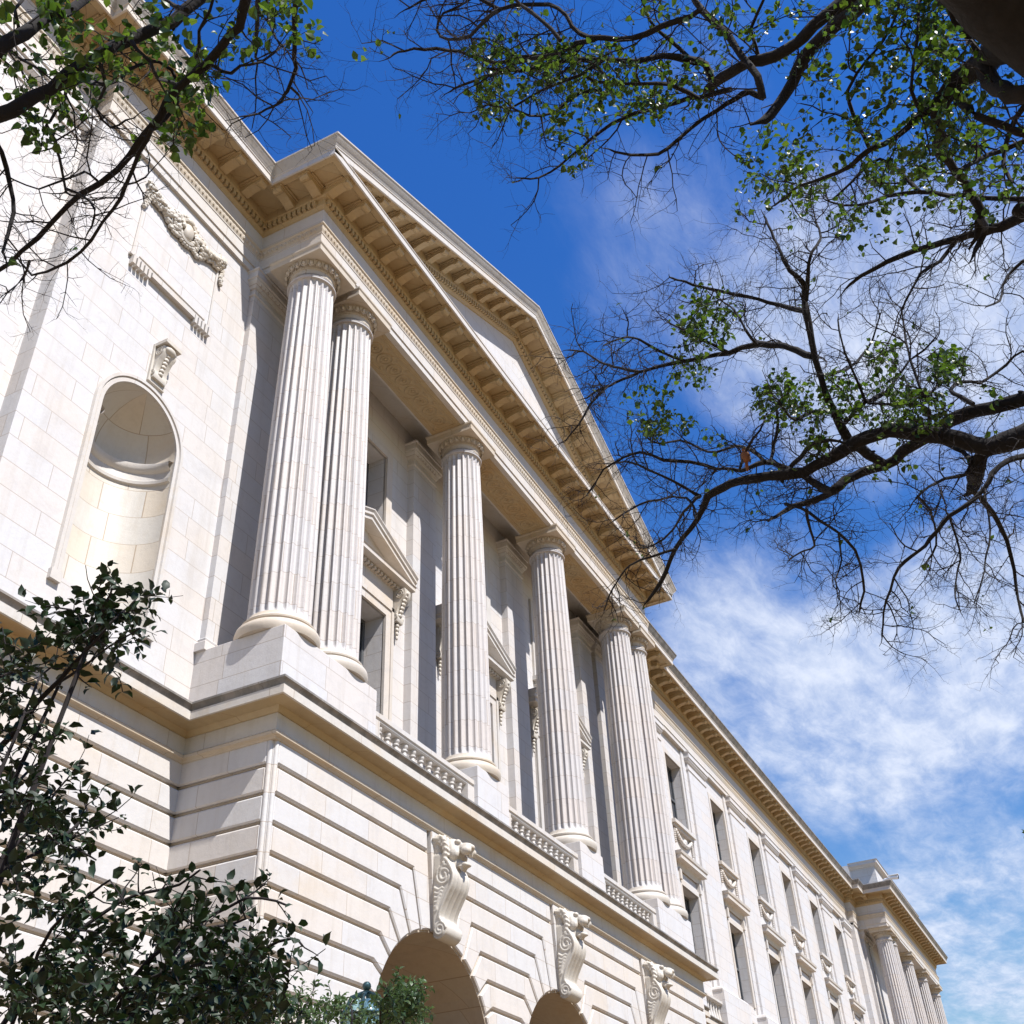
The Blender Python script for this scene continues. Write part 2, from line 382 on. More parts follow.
# ---- podium cornice and string course
pp = [(-10, 11.8), (XL, 11.8), (XL, D), (XR, D), (XR, 11.8), (37.0, 11.8), (37.0, 12.1), (71.2, 12.1), (71.2, 11.8), (72.6, 11.8), (72.6, 10.0), (92, 10.0), (92, 16)]
s1 = MB(); s1.sweep(pp, [(-.1, 7.42), (.015, 7.42), (.03, 7.45), (.08, 7.475), (.085, 7.52), (.04, 7.56), (-.1, 7.56)], close=True)
s1.obj('string_course', M_cor, B, OFF, smooth=30)  # tan stone here paints in the shade of the moulding's underside
s2 = MB(); s2.sweep(pp, [(-.1, 7.56), (.03, 7.56), (.03, 7.84), (-.1, 7.84)], close=True)
s2.sweep(pp, [(-.1, 7.972), (.36, 7.972), (.36, 7.93), (.40, 7.93), (.40, 8.07), (.385, 8.075), (-.1, 8.075)], close=True)
s2.obj('podium_cornice', M_ledge, B, OFF, smooth=30)
s2 = MB(); s2.sweep(pp, [(-.1, 7.842), (.05, 7.842), (.08, 7.86), (.12, 7.92), (.29, 7.95), (.30, 7.935), (.357, 7.935), (.357, 7.97), (-.1, 7.97)], close=True)
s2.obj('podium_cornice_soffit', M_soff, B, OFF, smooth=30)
s3 = MB(); s3.sweep(pp, [(-.1, 8.075), (.375, 8.075), (.37, 8.10), (.385, 8.14), (.42, 8.175), (.43, 8.18), (.43, 8.215), (-.1, 8.23)], close=True)
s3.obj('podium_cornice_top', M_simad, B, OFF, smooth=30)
# ---- pedestals
for a, b_, c in ((12.41, 15.2, 12.2), (2*XC-15.2, 2*XC-12.41, 12.2), (XC-3.32, XC-1.92, 11.45), (XC+1.92, XC+3.32, 11.45)):
    pd = MB(); pd.box(a, b_, 10.06, c, 8.2, 9.51); pd.obj('column_pedestal', M_wall, B, OFF, bevel=.012)
fl = MB(); fl.box(12.5, XR-.15, 10.2, 12.3, 7.9, 8.24); fl.obj('portico_floor', M_trim, B, OFF)
# ---- balustrades
bal0 = None
def baluster_mesh():
    b = MB(); b.box(-.085, .085, -.085, .085, 0, .06); b.lathe([(.07, .60), (.075, .62), (.07, .66)], 14)
    b.lathe([(.055, .06), (.075, .075), (.05, .10), (.045, .12), (.085, .20), (.095, .26), (.08, .34), (.05, .44), (.042, .50), (.065, .525), (.065, .545), (.05, .56), (.07, .60)], 14)
    return b
KB = []
for a, b_ in ((15.2, XC-2.62-.70), (XC-2.62+.70, XC+2.62-.70), (XC+2.62+.70, 2*XC-15.2)):
    bl = MB(); bl.sweep([(a, 10.2), (b_, 10.2)], [(-.24, 9.02), (.0, 9.02), (.02, 9.05), (.02, 9.08), (.05, 9.10), (.05, 9.19), (.03, 9.21), (-.30, 9.21), (-.33, 9.19), (-.33, 9.10), (-.26, 9.05)], close=True)
    bl.sweep([(a, 10.2), (b_, 10.2)], [(-.3, 8.22), (.05, 8.22), (.05, 8.33), (.02, 8.36), (-.28, 8.36)], close=True)
    for xx in (a, b_-.27): bl.box(xx, xx+.27, 10.155, 10.5, 8.22, 9.04)
    bo = bl.obj('balustrade', M_trim, B, OFF, smooth=30)
    n = int((b_-a-.54)/.285); sp_ = (b_-a-.54)/n
    for k in range(n):
        loc = (a+.27+sp_*(k+.5), 10.285, 8.36)
        if bal0 is None: bal0 = baluster_mesh().obj('baluster', M_trim, bo, loc, smooth=30)
        else:
            c = bal0.copy(); C.objects.link(c); c.parent = bo; c.location = loc

# ---- columns
YC = 10.69; RB, RT = .552, .478
Z0, Z1 = 9.95, 18.52
def shaft_mesh(R0=RB, R1=RT, nf=22):
    b = MB(); per = 8; n = nf*per; levels = []
    H = Z1-Z0; T = 18
    for k in range(T+1):
        t = k/T; levels.append((t, 1.0))
    lv = [(0, 0.0), (.006, .75), (.012, 1)] + [(.02+.945*k/14, 1) for k in range(15)] + [(.972, .8), (.978, .45), (.982, 0)]
    for t, dep in lv:
        r = R0-(R0-R1)*(t**1.8)
        for i in range(n):
            ph = (i % per)/per; a = 2*pi*i/n
            w = .2
            d = 0 if ph < w else sin(pi*(ph-w)/(1-w))**.7
            rr = r - .052*dep*d
            b.v.append((rr*cos(a), rr*sin(a), Z0+H*t-9.51))
    for k in range(len(lv)-1):
        for i in range(n):
            j = (i+1) % n; b.f.append((k*n+i, k*n+j, (k+1)*n+j, (k+1)*n+i))
    b.lathe([(R1+.0, Z1-9.51-.16), (R1+.05, Z1-9.51-.15), (R1+.055, Z1-9.51-.12), (R1+.03, Z1-9.51-.10), (R1+.045, Z1-9.51-.085), (R1+.03, Z1-9.51-.065), (R1, Z1-9.51-.05), (R1, Z1-9.51+.02)], 48, caps=False)
    return b
def base_mesh():
    b = MB(); z = lambda v: v-9.51
    b.lathe([(.50, z(9.51)), (.70, z(9.515)), (.72, z(9.56)), (.735, z(9.63)), (.72, z(9.70)), (.67, z(9.745)), (.63, z(9.75)), (.62, z(9.79)), (.64, z(9.80)), (.645, z(9.83)), (.62, z(9.86)), (.59, z(9.87)), (.565, z(9.92)), (.552, z(9.96))], 56)
    return b
def cap_mesh():
    b = MB(); z = lambda v: v-9.51
    b.lathe([(RT, z(18.50)), (RT, z(18.665)), (RT+.02, z(18.67)), (RT+.025, z(18.69)), (RT+.01, z(18.70)), (RT+.03, z(18.72)), (RT+.09, z(18.79)), (RT+.11, z(18.85))], 48)
    for i in range(22):
        a = 2*pi*i/22; r = RT+.085; ca, sa = cos(a), sin(a)
        b.ball((r*ca, r*sa, z(18.775)), (.048, .048, .072), 9, 7)
        P_ = [((r+.012+.05*t*t-.02)*ca-sa*.072*sin(w), (r+.012+.05*t*t-.02)*sa+ca*.072*sin(w), z(18.775)-.078*cos(w)) for w, t in [(-2.3+4.6*k/8, abs(-1+2*k/8)) for k in range(9)]]
        b.tube(P_, .013, 5)
        a2 = a+pi/22; b.tube([((RT+.03)*cos(a2), (RT+.03)*sin(a2), z(18.70)), ((RT+.13)*cos(a2), (RT+.13)*sin(a2), z(18.84))], .014, 4)
    b.box(-.665, .665, -.665, .665, z(18.845), z(18.99)); 
    b.add(*_frust(.665, .69, z(18.99), z(19.03))); b.box(-.69, .69, -.69, .69, z(19.03), z(19.078))
    return b
def _frust(a, c, z0, z1):
    vs = [(-a,-a,z0),(a,-a,z0),(a,a,z0),(-a,a,z0),(-c,-c,z1),(c,-c,z1),(c,c,z1),(-c,c,z1)]
    return vs, [(0,3,2,1),(4,5,6,7),(0,1,5,4),(1,2,6,5),(2,3,7,6),(3,0,4,7)]
def make_column():
    e = empty('column', (0, 0, 0), B)
    k = [base_mesh().obj('column_base', M_base, e, None, smooth=40), shaft_mesh().obj('column_shaft', M_col, e, None, smooth=50), cap_mesh().obj('capital', M_cor, e, None, smooth=45)]
    KIDS[e] = k; return e
CX = [XC-9.37, XC-7.877, XC-2.62, XC+2.62, XC+7.877, XC+9.37]
col0 = make_column()
for i, x in enumerate(CX+[73.5, 75.0, 80.4, 85.7, 91.0]):
    loc = (x-BX, YC-BY, 9.51+GZ)
    if i == 0: col0.location = loc
    else: copy_part(col0, B, loc)

# ---- entablature
EP = [(-12, 12.22), (7.9, 12.22), (7.9, 11.86), (12.53, 11.86), (12.53, 10.18), (2*XC-12.53, 10.18), (2*XC-12.53, 11.86), (36.88, 11.86), (36.88, 12.22), (71.25, 12.22), (71.25, 11.86), (72.65, 11.86), (72.65, 10.18), (92, 10.18), (92, 16)]
ar = MB()
ar.sweep(EP, [(-.3, 19.08), (0, 19.08), (0, 19.265), (.03, 19.27), (.03, 19.58), (.045, 19.585), (.045, 19.61), (-.3, 19.61)], close=True)
# beam over the columns (front and back), pavilion too
for x0, x1 in ((12.55, 2*XC-12.55), (72.67, 91.98)):
    ar.box(x0, x1, 10.25, 11.23, 19.083, 20.0); 
    ar.box(x0-.001, x0+.98, 11.2, 11.9, 19.086, 19.9); ar.box(x1-.98, x1, 11.2, 11.9, 19.086, 19.9)
ar.obj('architrave', M_trim, B, OFF)
am = MB(); am.sweep(EP, [(-.3, 19.61), (.035, 19.61), (.045, 19.64), (.065, 19.70), (.075, 19.80), (.095, 19.82), (.105, 19.83), (.105, 19.87), (.09, 19.88), (-.3, 19.885)], close=True)
def beads(mb, z, o, r, sp_, segs):
    for i in segs:
        (x0, y0), (x1, y1) = EP[i], EP[i+1]; l = hypot(x1-x0, y1-y0); ux, uy = (x1-x0)/l, (y1-y0)/l; nx, ny = uy, -ux
        s_ = max(0, 0); e_ = l
        if i == 0: s_ = l-5
        if i == 8: e_ = min(l, 22)
        n = int((e_-s_)/sp_)
        for k in range(n):
            t = s_+(k+.5)*sp_
            mb.ball((x0+ux*t+nx*o, y0+uy*t+ny*o, z), r, 6, 4)
beads(am, 19.735, .062, (.038, .032, .062), .115, (0, 1, 2, 3, 4, 5, 6, 7))
am.obj('egg_and_dart_moulding', M_cor, B, OFF)
fr = MB(); fr.sweep(EP, [(-.3, 19.885), (.012, 19.885), (.012, 20.42), (-.3, 20.42)], close=True)
fr.obj('frieze', M_wall, B, OFF)
bd = MB(); bd.sweep(EP, [(-.3, 20.42), (.02, 20.42), (.03, 20.46), (.07, 20.51), (.08, 20.53), (.08, 20.70), (.14, 20.71), (.16, 20.74), (.16, 21.03), (-.3, 21.03)], close=True)
for i in range(len(EP)-2):
    (x0, y0), (x1, y1) = EP[i], EP[i+1]; l = hypot(x1-x0, y1-y0); ux, uy = (x1-x0)/l, (y1-y0)/l; nx, ny = uy, -ux
    s_ = l-7 if i == 0 else -.06; n = int((l-s_+.0)/.135)
    for k in range(n):
        t = s_+k*.135+.03; a, c = .0+t, t+.085
        p = [(x0+ux*a, y0+uy*a), (x0+ux*c, y0+uy*c)]
        q0, q1 = .05, .155
        bd.add([(p[0][0]+nx*q0, p[0][1]+ny*q0, 20.54), (p[1][0]+nx*q0, p[1][1]+ny*q0, 20.54), (p[1][0]+nx*q1, p[1][1]+ny*q1, 20.54), (p[0][0]+nx*q1, p[0][1]+ny*q1, 20.54),
                (p[0][0]+nx*q0, p[0][1]+ny*q0, 20.685), (p[1][0]+nx*q0, p[1][1]+ny*q0, 20.685), (p[1][0]+nx*q1, p[1][1]+ny*q1, 20.685), (p[0][0]+nx*q1, p[0][1]+ny*q1, 20.685)],
               [(0,3,2,1),(4,5,6,7),(0,1,5,4),(1,2,6,5),(2,3,7,6),(3,0,4,7)])
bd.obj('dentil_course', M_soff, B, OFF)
# corona
co = MB(); co.sweep(EP, [(-.3, 21.07), (.8, 21.07), (.8, 20.93), (.84, 20.93), (.84, 21.10), (.86, 21.115), (.86, 21.14), (-.3, 21.14)], close=True)
cornice = co.obj('cornice', M_trim, B, OFF)
co = MB(); co.sweep(EP, [(-.3, 21.0), (.62, 21.0), (.64, 20.985), (.66, 20.945), (.797, 20.945), (.797, 21.067), (-.3, 21.067)], close=True)
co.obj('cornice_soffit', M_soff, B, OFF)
# sima on every run except the pediment front
SP = [(-.3, 21.14), (.86, 21.14), (.88, 21.17), (.90, 21.23), (.96, 21.30), (.98, 21.36), (1.0, 21.37), (1.0, 21.42), (.97, 21.44), (-.3, 21.46)]
sm = MB(); sm.sweep(EP, SP, 0, 4, close=True); sm.obj('cornice_sima', M_sima, B, OFF, smooth=30)
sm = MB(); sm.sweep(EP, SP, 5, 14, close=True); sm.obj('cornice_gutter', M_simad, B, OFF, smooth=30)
rf = MB(); rf.sweep(EP, [(-6, 21.47), (.97, 21.44), (-.3, 21.5), (-6, 23.2)], 7, 10, close=True)
rf.obj('roof', M_roof, B, OFF)

# modillions
def mod_mesh(L0=.58, w=.26, h=.20):
    b = MB()
    prof = [(.0, 0), (.0, -h), (.05, -h-.01), (.12, -h+.01), (.20, -h+.045), (.32, -h+.07), (.42, -h+.075), (.47, -h+.04), (.52, -h+.03), (L0-.02, -h+.06), (L0, -h+.10), (L0, -.045), (L0, 0)]
    b.prism(prof, lambda p: (-w/2+.02, -p[0], p[1]), lambda p: (w/2-.02, -p[0], p[1]))
    b.box(-w/2-.012, w/2+.012, -L0-.02, 0, -.045, 0)
    b.box(-w/2-.05, w/2+.05, -L0+.1, .0, 0, .055)     # rib beside the coffer
    return b
m0 = mod_mesh()
modpos = []
for i in range(len(EP)-2):
    (x0, y0), (x1, y1) = EP[i], EP[i+1]; l = hypot(x1-x0, y1-y0); ux, uy = (x1-x0)/l, (y1-y0)/l; nx, ny = uy, -ux
    if l < 1: continue
    ang = atan2(uy, ux)
    if i == 4: ts = [l/2+.735*(k+.5)*s_ for k in range(14) for s_ in (-1, 1)]
    elif l < 1.8: ts = [.10, .10+.72, ] if i in (3, 11) else [l-.10, l-.82]
    elif i == 0: ts = [l-.1-.735*k for k in range(8)]
    elif i == 2: ts = [-.04+.735*k for k in range(6)]
    else: n = round((l)/.735); ts = [l*(k+.5)/n for k in range(n)]
    if i == 3: ts = [l-.07, l-.80]
    for t in ts:
        px, py = x0+ux*t+nx*.155, y0+uy*t+ny*.155
        modpos.append((hypot(px, py), px, py, 20.943, ang, i))
modpos.sort()
mo0 = None; stuffm = MB(); cnt = 0
def addmod(mb, px, py, pz, ang):
    ca, sa = cos(ang), sin(ang); mb.add([(px+x*ca-y*sa, py+x*sa+y*ca, pz+z) for x, y, z in m0.v], m0.f)
NM = 68
for dist, px, py, pz, ang, i in modpos:
    if cnt < NM:
        if mo0 is None: mo0 = m0.obj('modillion', M_soff, cornice); o = mo0
        else: o = mo0.copy(); C.objects.link(o); o.parent = cornice
        o.location = (px, py, pz); o.rotation_euler = (0, 0, ang); cnt += 1
    else: addmod(stuffm, px, py, pz, ang)
tag(stuffm.obj('modillion_row', M_soff, cornice), kind='stuff')

# ---- pediment
SL = .430
def zl(x): return 20.985+SL*(min(x, 2*XC-x)-11.69)
rk = MB()
rsoff = [(-.5, .06), (.62, .06), (.64, .045), (.66, .0), (.797, .0), (.797, .12), (-.5, .12)]
rprof = [(-.5, .125), (.8, .125), (.80, -.015), (.84, -.015), (.84, .17), (.86, .185), (.86, .21), (-.5, .21)]
sprof = [(-.5, .21), (.86, .21), (.88, .25), (.90, .31), (.96, .38), (.98, .445), (1.0, .455), (1.0, .505), (.97, .53), (-.5, .55)]
bprof = [(-.5, -.55), (.02, -.55), (.05, -.50), (.08, -.48), (.08, -.30), (.14, -.29), (.16, -.26), (.16, .07), (-.5, .07)]
def rake(mb, prof):
    n = len(prof)
    for s_ in (-1, 1):
        vs = []
        for q, h in prof:
            x = XC+s_*(XC-(12.53-q)); vs.append((x, 10.18-q, zl(x)+h))
        for q, h in prof: vs.append((XC, 10.18-q, zl(XC)+h))
        mb.add(vs, [(k, (k+1) % n, n+(k+1) % n, n+k) for k in range(n)] + [tuple(range(n)), ])
rake(rk, rprof); rkc = rk.obj('raking_cornice', M_trim, B, OFF)
rk = MB(); rake(rk, rsoff); rk.obj('raking_soffit', M_soff, B, OFF)
rk = MB(); rake(rk, sprof); rk.obj('raking_sima', M_sima, B, OFF, smooth=30)
rk = MB(); rake(rk, bprof)
k = 0
x = 13.6
while x < 2*XC-13.6:
    zz = zl(x)-.46; sl = SL if x < XC else -SL
    rk.add([(x, 10.13, zz), (x+.085, 10.13, zz+sl*.085), (x+.085, 10.025, zz+sl*.085), (x, 10.025, zz),
            (x, 10.13, zz+.15), (x+.085, 10.13, zz+.15+sl*.085), (x+.085, 10.025, zz+.15+sl*.085), (x, 10.025, zz+.15)], [(0,3,2,1),(4,5,6,7),(0,1,5,4),(1,2,6,5),(2,3,7,6),(3,0,4,7)])
    x += .135
rk.obj('raking_bed_moulding', M_soff, B, OFF)
rm = {}
for s_ in (-1, 1):
    mb = MB(); mb.v = [(x, y, z+s_*SL*x) for x, y, z in m0.v]; mb.f = list(m0.f); first = None
    for k in range(13):
        x = XC-s_*.735*(k+.5); zz = zl(x)-.0
        if zz < 21.33: continue
        if first is None: first = mb.obj('modillion', M_soff, rkc); o = first
        else: o = first.copy(); C.objects.link(o); o.parent = rkc
        o.location = (x, 10.18-.155, zz)
ty = MB(); ty.add([(12.6, 10.20, 21.1), (2*XC-12.6, 10.20, 21.1), (XC, 10.20, zl(XC)), (12.6, 10.5, 21.1), (2*XC-12.6, 10.5, 21.1), (XC, 10.5, zl(XC))], [(0,1,2),(3,5,4),(0,3,4,1),(1,4,5,2),(2,5,3,0)])
ty.obj('tympanum', M_wall, B, OFF)
pr_ = MB(); pr_.add([(11.7, 9.3, 21.3), (2*XC-11.7, 9.3, 21.3), (XC, 9.3, 25.9), (11.7, 22, 21.3), (2*XC-11.7, 22, 21.3), (XC, 22, 25.9)], [(1,4,5,2),(2,5,3,0),(3,5,4)])
pr_.obj('portico_roof', M_roof, B, OFF)

# ---- portico: ceiling, inner wall, pilasters, guilloche soffit
cp = MB(); cp.box(12.6, XR-.2, 11.15, 12.3, 19.62, 19.8); cp.obj('portico_ceiling', M_trim, B, OFF)
gs = MB()
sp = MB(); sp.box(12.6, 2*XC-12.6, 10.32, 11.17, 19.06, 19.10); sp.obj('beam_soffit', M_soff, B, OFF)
def ring(mb, cx, cy, z, R0, r, n=20, m_=5):
    o = len(mb.v)
    for i in range(n):
        a = 2*pi*i/n
        for k in range(m_):
            b2 = 2*pi*k/m_; mb.v.append((cx+(R0+r*cos(b2))*cos(a), cy+(R0+r*cos(b2))*sin(a), z+r*.8*sin(b2)))
    for i in range(n):
        for k in range(m_):
            mb.f.append((o+i*m_+k, o+((i+1) % n)*m_+k, o+((i+1) % n)*m_+(k+1) % m_, o+i*m_+(k+1) % m_))
for x0, x1 in ((CX[1]+.8, CX[2]-.8), (CX[2]+.8, CX[3]-.8), (CX[3]+.8, CX[4]-.8)):
    n = round((x1-x0-.2)/.43); s_ = (x1-x0-.2)/n
    for k in range(n):
        cx = x0+.1+s_*(k+.5); ring(gs, cx, 10.74, 19.06, .185, .028); ring(gs, cx, 10.74, 19.06, .085, .022, 14)
        gs.ball((cx, 10.74, 19.06), (.04, .04, .03))
        for yy in (10.5, 10.98): gs.ball((cx+s_/2, yy, 19.06), (.07, .045, .02))
    for yy in (10.42, 11.06): gs.tube([(x0, yy, 19.06), (x1, yy, 19.06)], .02, 6)
    for xx in (x0, x1): gs.tube([(xx, 10.42, 19.06), (xx, 11.06, 19.06)], .02, 6)
gs.obj('guilloche_soffit', M_soff, B, OFF, smooth=True)
# wall with openings: built of boxes around each opening
WY = 12.0
def wall_open(mb, x0, x1, y0, y1, z0, z1, ops):
    """ops: list of (cx, halfwidth, za, zb) sorted in x, may stack in z for the same cx"""
    xs = x0
    cxs = sorted(set(o[0] for o in ops))
    for cx in cxs:
        col = sorted([o for o in ops if o[0] == cx], key=lambda o: o[2]); hw = max(o[1] for o in col)
        mb.box(xs, cx-hw, y0, y1, z0, z1); z = z0
        for (c_, h_, za, zb) in col:
            mb.box(cx-hw, cx+hw, y0, y1, z, za)
            if h_ < hw:
                mb.box(cx-hw, cx-h_, y0, y1, za, zb); mb.box(cx+h_, cx+hw, y0, y1, za, zb)
            z = zb
        mb.box(cx-hw, cx+hw, y0, y1, z, z1); xs = cx+hw
    mb.box(xs, x1, y0, y1, z0, z1)
BAYS = [(CX[1]+CX[2])/2, XC, (CX[3]+CX[4])/2]
iw = MB(); wall_open(iw, 12.6, XR-.25, WY, WY+.9, 8.2, 19.7, [(c, 1.15, 9.7, 13.35) for c in BAYS]+[(c, 1.0, 15.5, 17.95) for c in BAYS])
iw.obj('portico_wall', M_wall, B, OFF)
def pilaster_mesh(w, proj, cap=True):
    b = MB(); b.box(-w, w, -proj, .15, 0, 18.40-9.6); h = 18.40-9.6
    b.sweep([(-w, .15), (-w, -proj), (w, -proj), (w, .15)], [(0, h), (.0, h), (.03, h+.02), (.03, h+.06), (0, h+.07), (0, h+.22), (.03, h+.23), (.06, h+.30), (.12, h+.38), (.12, h+.42), (.15, h+.44), (.15, h+.62), (.18, h+.64), (.18, h+.678), (-.1, h+.678)], cap=True)
    for k in range(int(2*w/.13)): b.ball((-w+.065+k*.13, -proj-.08, h+.34), (.04, .03, .05), 6, 4)
    b.sweep([(-w, .15), (-w, -proj), (w, -proj), (w, .15)], [(-.05, -.1), (.10, -.1), (.10, .06), (.06, .10), (.03, .12), (.04, .16), (0, .2), (-.05, .2)])
    return b
pil0 = None
def put_pil(x, y, w, proj, name='pilaster', mat=None):
    return pilaster_mesh(w, proj).obj(name, mat or M_wall, B, (x-BX, y-BY, 9.6+GZ))
p0 = put_pil(CX[0], WY, .56, .20)
for x in CX[1:]+[73.5, 75.0, 80.4, 85.7, 91.0]:
    c = p0.copy(); C.objects.link(c); c.parent = B; c.location = (x-BX, WY-BY, 9.6+GZ)

def window(cx, y, hw, z0, z1, deep=.45, mull=1, parent=B):
    f_ = MB(); t = .09
    f_.box(-hw, -hw+t, 0, .08, 0, z1-z0); f_.box(hw-t, hw, 0, .08, 0, z1-z0); f_.box(-hw+t, hw-t, 0, .08, 0, t); f_.box(-hw+t, hw-t, 0, .08, z1-z0-t, z1-z0)
    f_.box(-hw+t, hw-t, -.02, .06, (z1-z0)*.5-.05, (z1-z0)*.5+.05)
    for k in range(mull): xx = -hw+2*hw*(k+1)/(mull+1); f_.box(xx-.03, xx+.03, .0, .06, t, z1-z0-t)
    w = f_.obj('window', M_frame, parent, (cx-BX, y+deep-BY, z0+GZ))
    p = MB(); p.box(-hw+.05, hw-.05, .035, .05, .05, z1-z0-.05); pn = p.obj('window_glass', M_glass, w)
    KIDS[w] = [pn]; return w
def console_mesh(w=.26, h=.85, d=.34, nodrop=False):
    pr = [(0, 0), (d, 0), (d+.01, -.12*h), (d-.02, -.24*h), (d*.72, -.36*h), (d*.5, -.52*h), (d*.38, -.70*h), (d*.42, -.82*h), (d*.5, -.90*h), (d*.42, -.99*h), (d*.2, -1.0*h), (0, -.96*h)]
    b = MB(); b.prism(pr, lambda p: (-w/2, -p[0], p[1]), lambda p: (w/2, -p[0], p[1]))
    for s_ in (-1, 1):
        for (cy, cz, R0) in ((-d*.62, -.16*h, .10), (-d*.28, -.84*h, .06)):
            for rr in (1, .55):
                n = 14; o = len(b.v)
                pts = [(s_*(w/2+.008), cy+R0*rr*cos(2*pi*i/n), cz+R0*rr*sin(2*pi*i/n)) for i in range(n+1)]; b.tube(pts, .016, 5)
    for k in range(7): b.ball((0, -d*(.95-.085*k*1.0), -h*(.12+.11*k)), (.07, .05, .06), 6, 5)
    for k, z in enumerate(() if nodrop else (-1.08, -1.2, -1.32, -1.45)): b.ball((.0, -.07, z*h), (.07-.012*k, .06-.01*k, .06), 7, 5)
    return b
cons0 = None
for c in BAYS:
    fm = MB(); wl, wt = 1.15, 13.35
    # architrave frame round the lower window
    fm.sweep([(c+wl, 12.0), (c+wl+.001, 12.0)], [(0, 0)], cap=False) if False else None
    for s_ in (-1, 1):
        a, b_ = sorted((c+s_*wl, c+s_*(wl+.30))); fm.box(a, b_, 11.93, 12.02, 9.6, wt+.30)
        a, b_ = sorted((c+s_*(wl+.20), c+s_*(wl+.30))); fm.box(a, b_, 11.90, 11.94, 9.6, wt+.30)
    fm.box(c-wl, c+wl, 11.93, 12.02, wt, wt+.30); fm.box(c-wl-.30, c+wl+.30, 11.90, 11.94, wt+.20, wt+.302)
    fm.box(c-wl-.30, c+wl+.30, 11.95, 12.02, wt+.30, 14.22)
    HW = 1.98
    # hood pediment
    prof = [(0, 14.20), (.04, 14.20), (.08, 14.27), (.10, 14.30), (.34, 14.32), (.34, 14.42), (.37, 14.44), (0, 14.46)]
    path = [(c-HW+.36, 12.02), (c-HW+.36, 11.98), (c+HW-.36, 11.98), (c+HW-.36, 12.02)]
    fm.sweep(path, prof, close=True)
    for s_ in (-1, 1):
        xa = c+s_*HW; n = 5
        q = [(0, 0), (.33, 0), (.33, .09), (.37, .12), (.37, .18), (.41, .24), (.41, .27), (0, .27)]
        vs = [(xa, 11.98-o, 14.44+h) for o, h in q] + [(c, 11.98-o, 14.44+.80+h) for o, h in q]; n = len(q)
        fm.add(vs, [(k, (k+1) % n, n+(k+1) % n, n+k) for k in range(n)]+[tuple(range(n))])
    fm.add([(c-HW+.2, 11.93, 14.45), (c+HW-.2, 11.93, 14.45), (c, 11.93, 15.25)], [(0, 1, 2)])
    for k in range(22): fm.box(c-1.55+k*.142, c-1.55+k*.142+.08, 11.82, 11.95, 14.21, 14.28)
    # upper window frame and sill
    for s_ in (-1, 1):
        a, b_ = sorted((c+s_*1.0, c+s_*1.25)); fm.box(a, b_, 11.93, 12.02, 15.5, 18.2)
    fm.box(c-1.0, c+1.0, 11.93, 12.02, 17.95, 18.2)
    fm.box(c-1.3, c+1.3, 11.78, 12.02, 15.36, 15.5); fm.box(c-1.2, c+1.2, 11.86, 12.02, 15.26, 15.36)
    fm.obj('window_surround', M_trim, B, OFF)
    for s_ in (-1, 1):
        loc = (c+s_*1.62-BX, 12.0-BY, 14.20+GZ)
        if cons0 is None: cons0 = console_mesh().obj('scroll_console', M_carve, B, loc, smooth=50)
        else: o = cons0.copy(); C.objects.link(o); o.parent = B; o.location = loc
    window(c, 12.0, 1.15, 9.7, 13.35, .5); window(c, 12.0, 1.0, 15.5, 17.95, .5)

# ---- flanking wall with niche (left of the portico) and its mirror
NX, NR, NZ, NB = 10.26, .91, 12.88, 9.35
FY = 11.93
fw = MB()
def niche_wall(mb, x0, x1, cx):
    mb.box(x0, cx-1.3, FY, 13.2, 8.1, 19.2); mb.box(cx+1.3, x1, FY, 13.2, 8.1, 19.2)
    poly = [(cx-1.3, NB), (cx-1.3, 19.2), (cx+1.3, 19.2), (cx+1.3, NB), (cx+NR, NB)] + [(cx+NR*cos(pi*i/28), NZ+NR*sin(pi*i/28)) for i in range(29)] + [(cx-NR, NB)]
    mb.prism(poly, lambda p: (p[0], FY, p[1]), lambda p: (p[0], FY+.04, p[1]))
    mb.box(cx-1.3, cx+1.3, FY, 13.2, 8.1, NB)
niche_wall(fw, 7.9, 12.7, NX); fw.obj('flanking_wall', M_wall, B, OFF)
fw = MB(); fw.box(XR-.25, 36.88, FY, 13.2, 8.1, 19.2); fw.obj('flanking_wall', M_wall, B, OFF)
nm = MB(); n = 28; rows = []
for k in range(9): rows.append(('c', NB+(NZ-NB)*k/8))
o = 0
for kind, z in rows:
    for i in range(n+1): a = pi*i/n; nm.v.append((NR*cos(a), NR*sin(a), z-NB))
for k in range(1, 13):
    el = pi/2*k/12
    for i in range(n+1): a = pi*i/n; nm.v.append((NR*cos(el)*cos(a), NR*cos(el)*sin(a), NZ-NB+NR*sin(el)))
R_ = len(rows)+12
for k in range(R_-1):
    for i in range(n): nm.f.append((k*(n+1)+i, k*(n+1)+i+1, (k+1)*(n+1)+i+1, (k+1)*(n+1)+i))
niche = nm.obj('niche', M_niche, B, (NX-BX, FY-BY, NB+GZ), smooth=True)
nb = MB()
bandp = [(NR+.0, 12.36), (NR-.05, 12.38), (NR-.06, 12.44), (NR-.03, 12.47), (NR-.03, 12.62), (NR-.07, 12.64), (NR-.11, 12.70), (NR-.12, 12.78), (NR-.10, 12.80), (NR+.0, 12.82)]
m_ = len(bandp)
for i in range(n+1):
    a = pi*i/n
    for r, z in bandp: nb.v.append((r*cos(a), r*sin(a)+.01, z-NB))
for i in range(n):
    for k in range(m_-1): nb.f.append((i*m_+k, (i+1)*m_+k, (i+1)*m_+k+1, i*m_+k+1))
bo_ = nb.obj('niche_moulding', M_trim, niche, None, smooth=40)
nr = MB()
rimp = [(NR, .0), (NR, -.035), (NR+.07, -.035), (NR+.085, -.015), (NR+.10, -.055), (NR+.16, -.055), (NR+.175, .0)]
pth = [(1, NB-NB)] ; m_ = len(rimp); cnt_ = 0
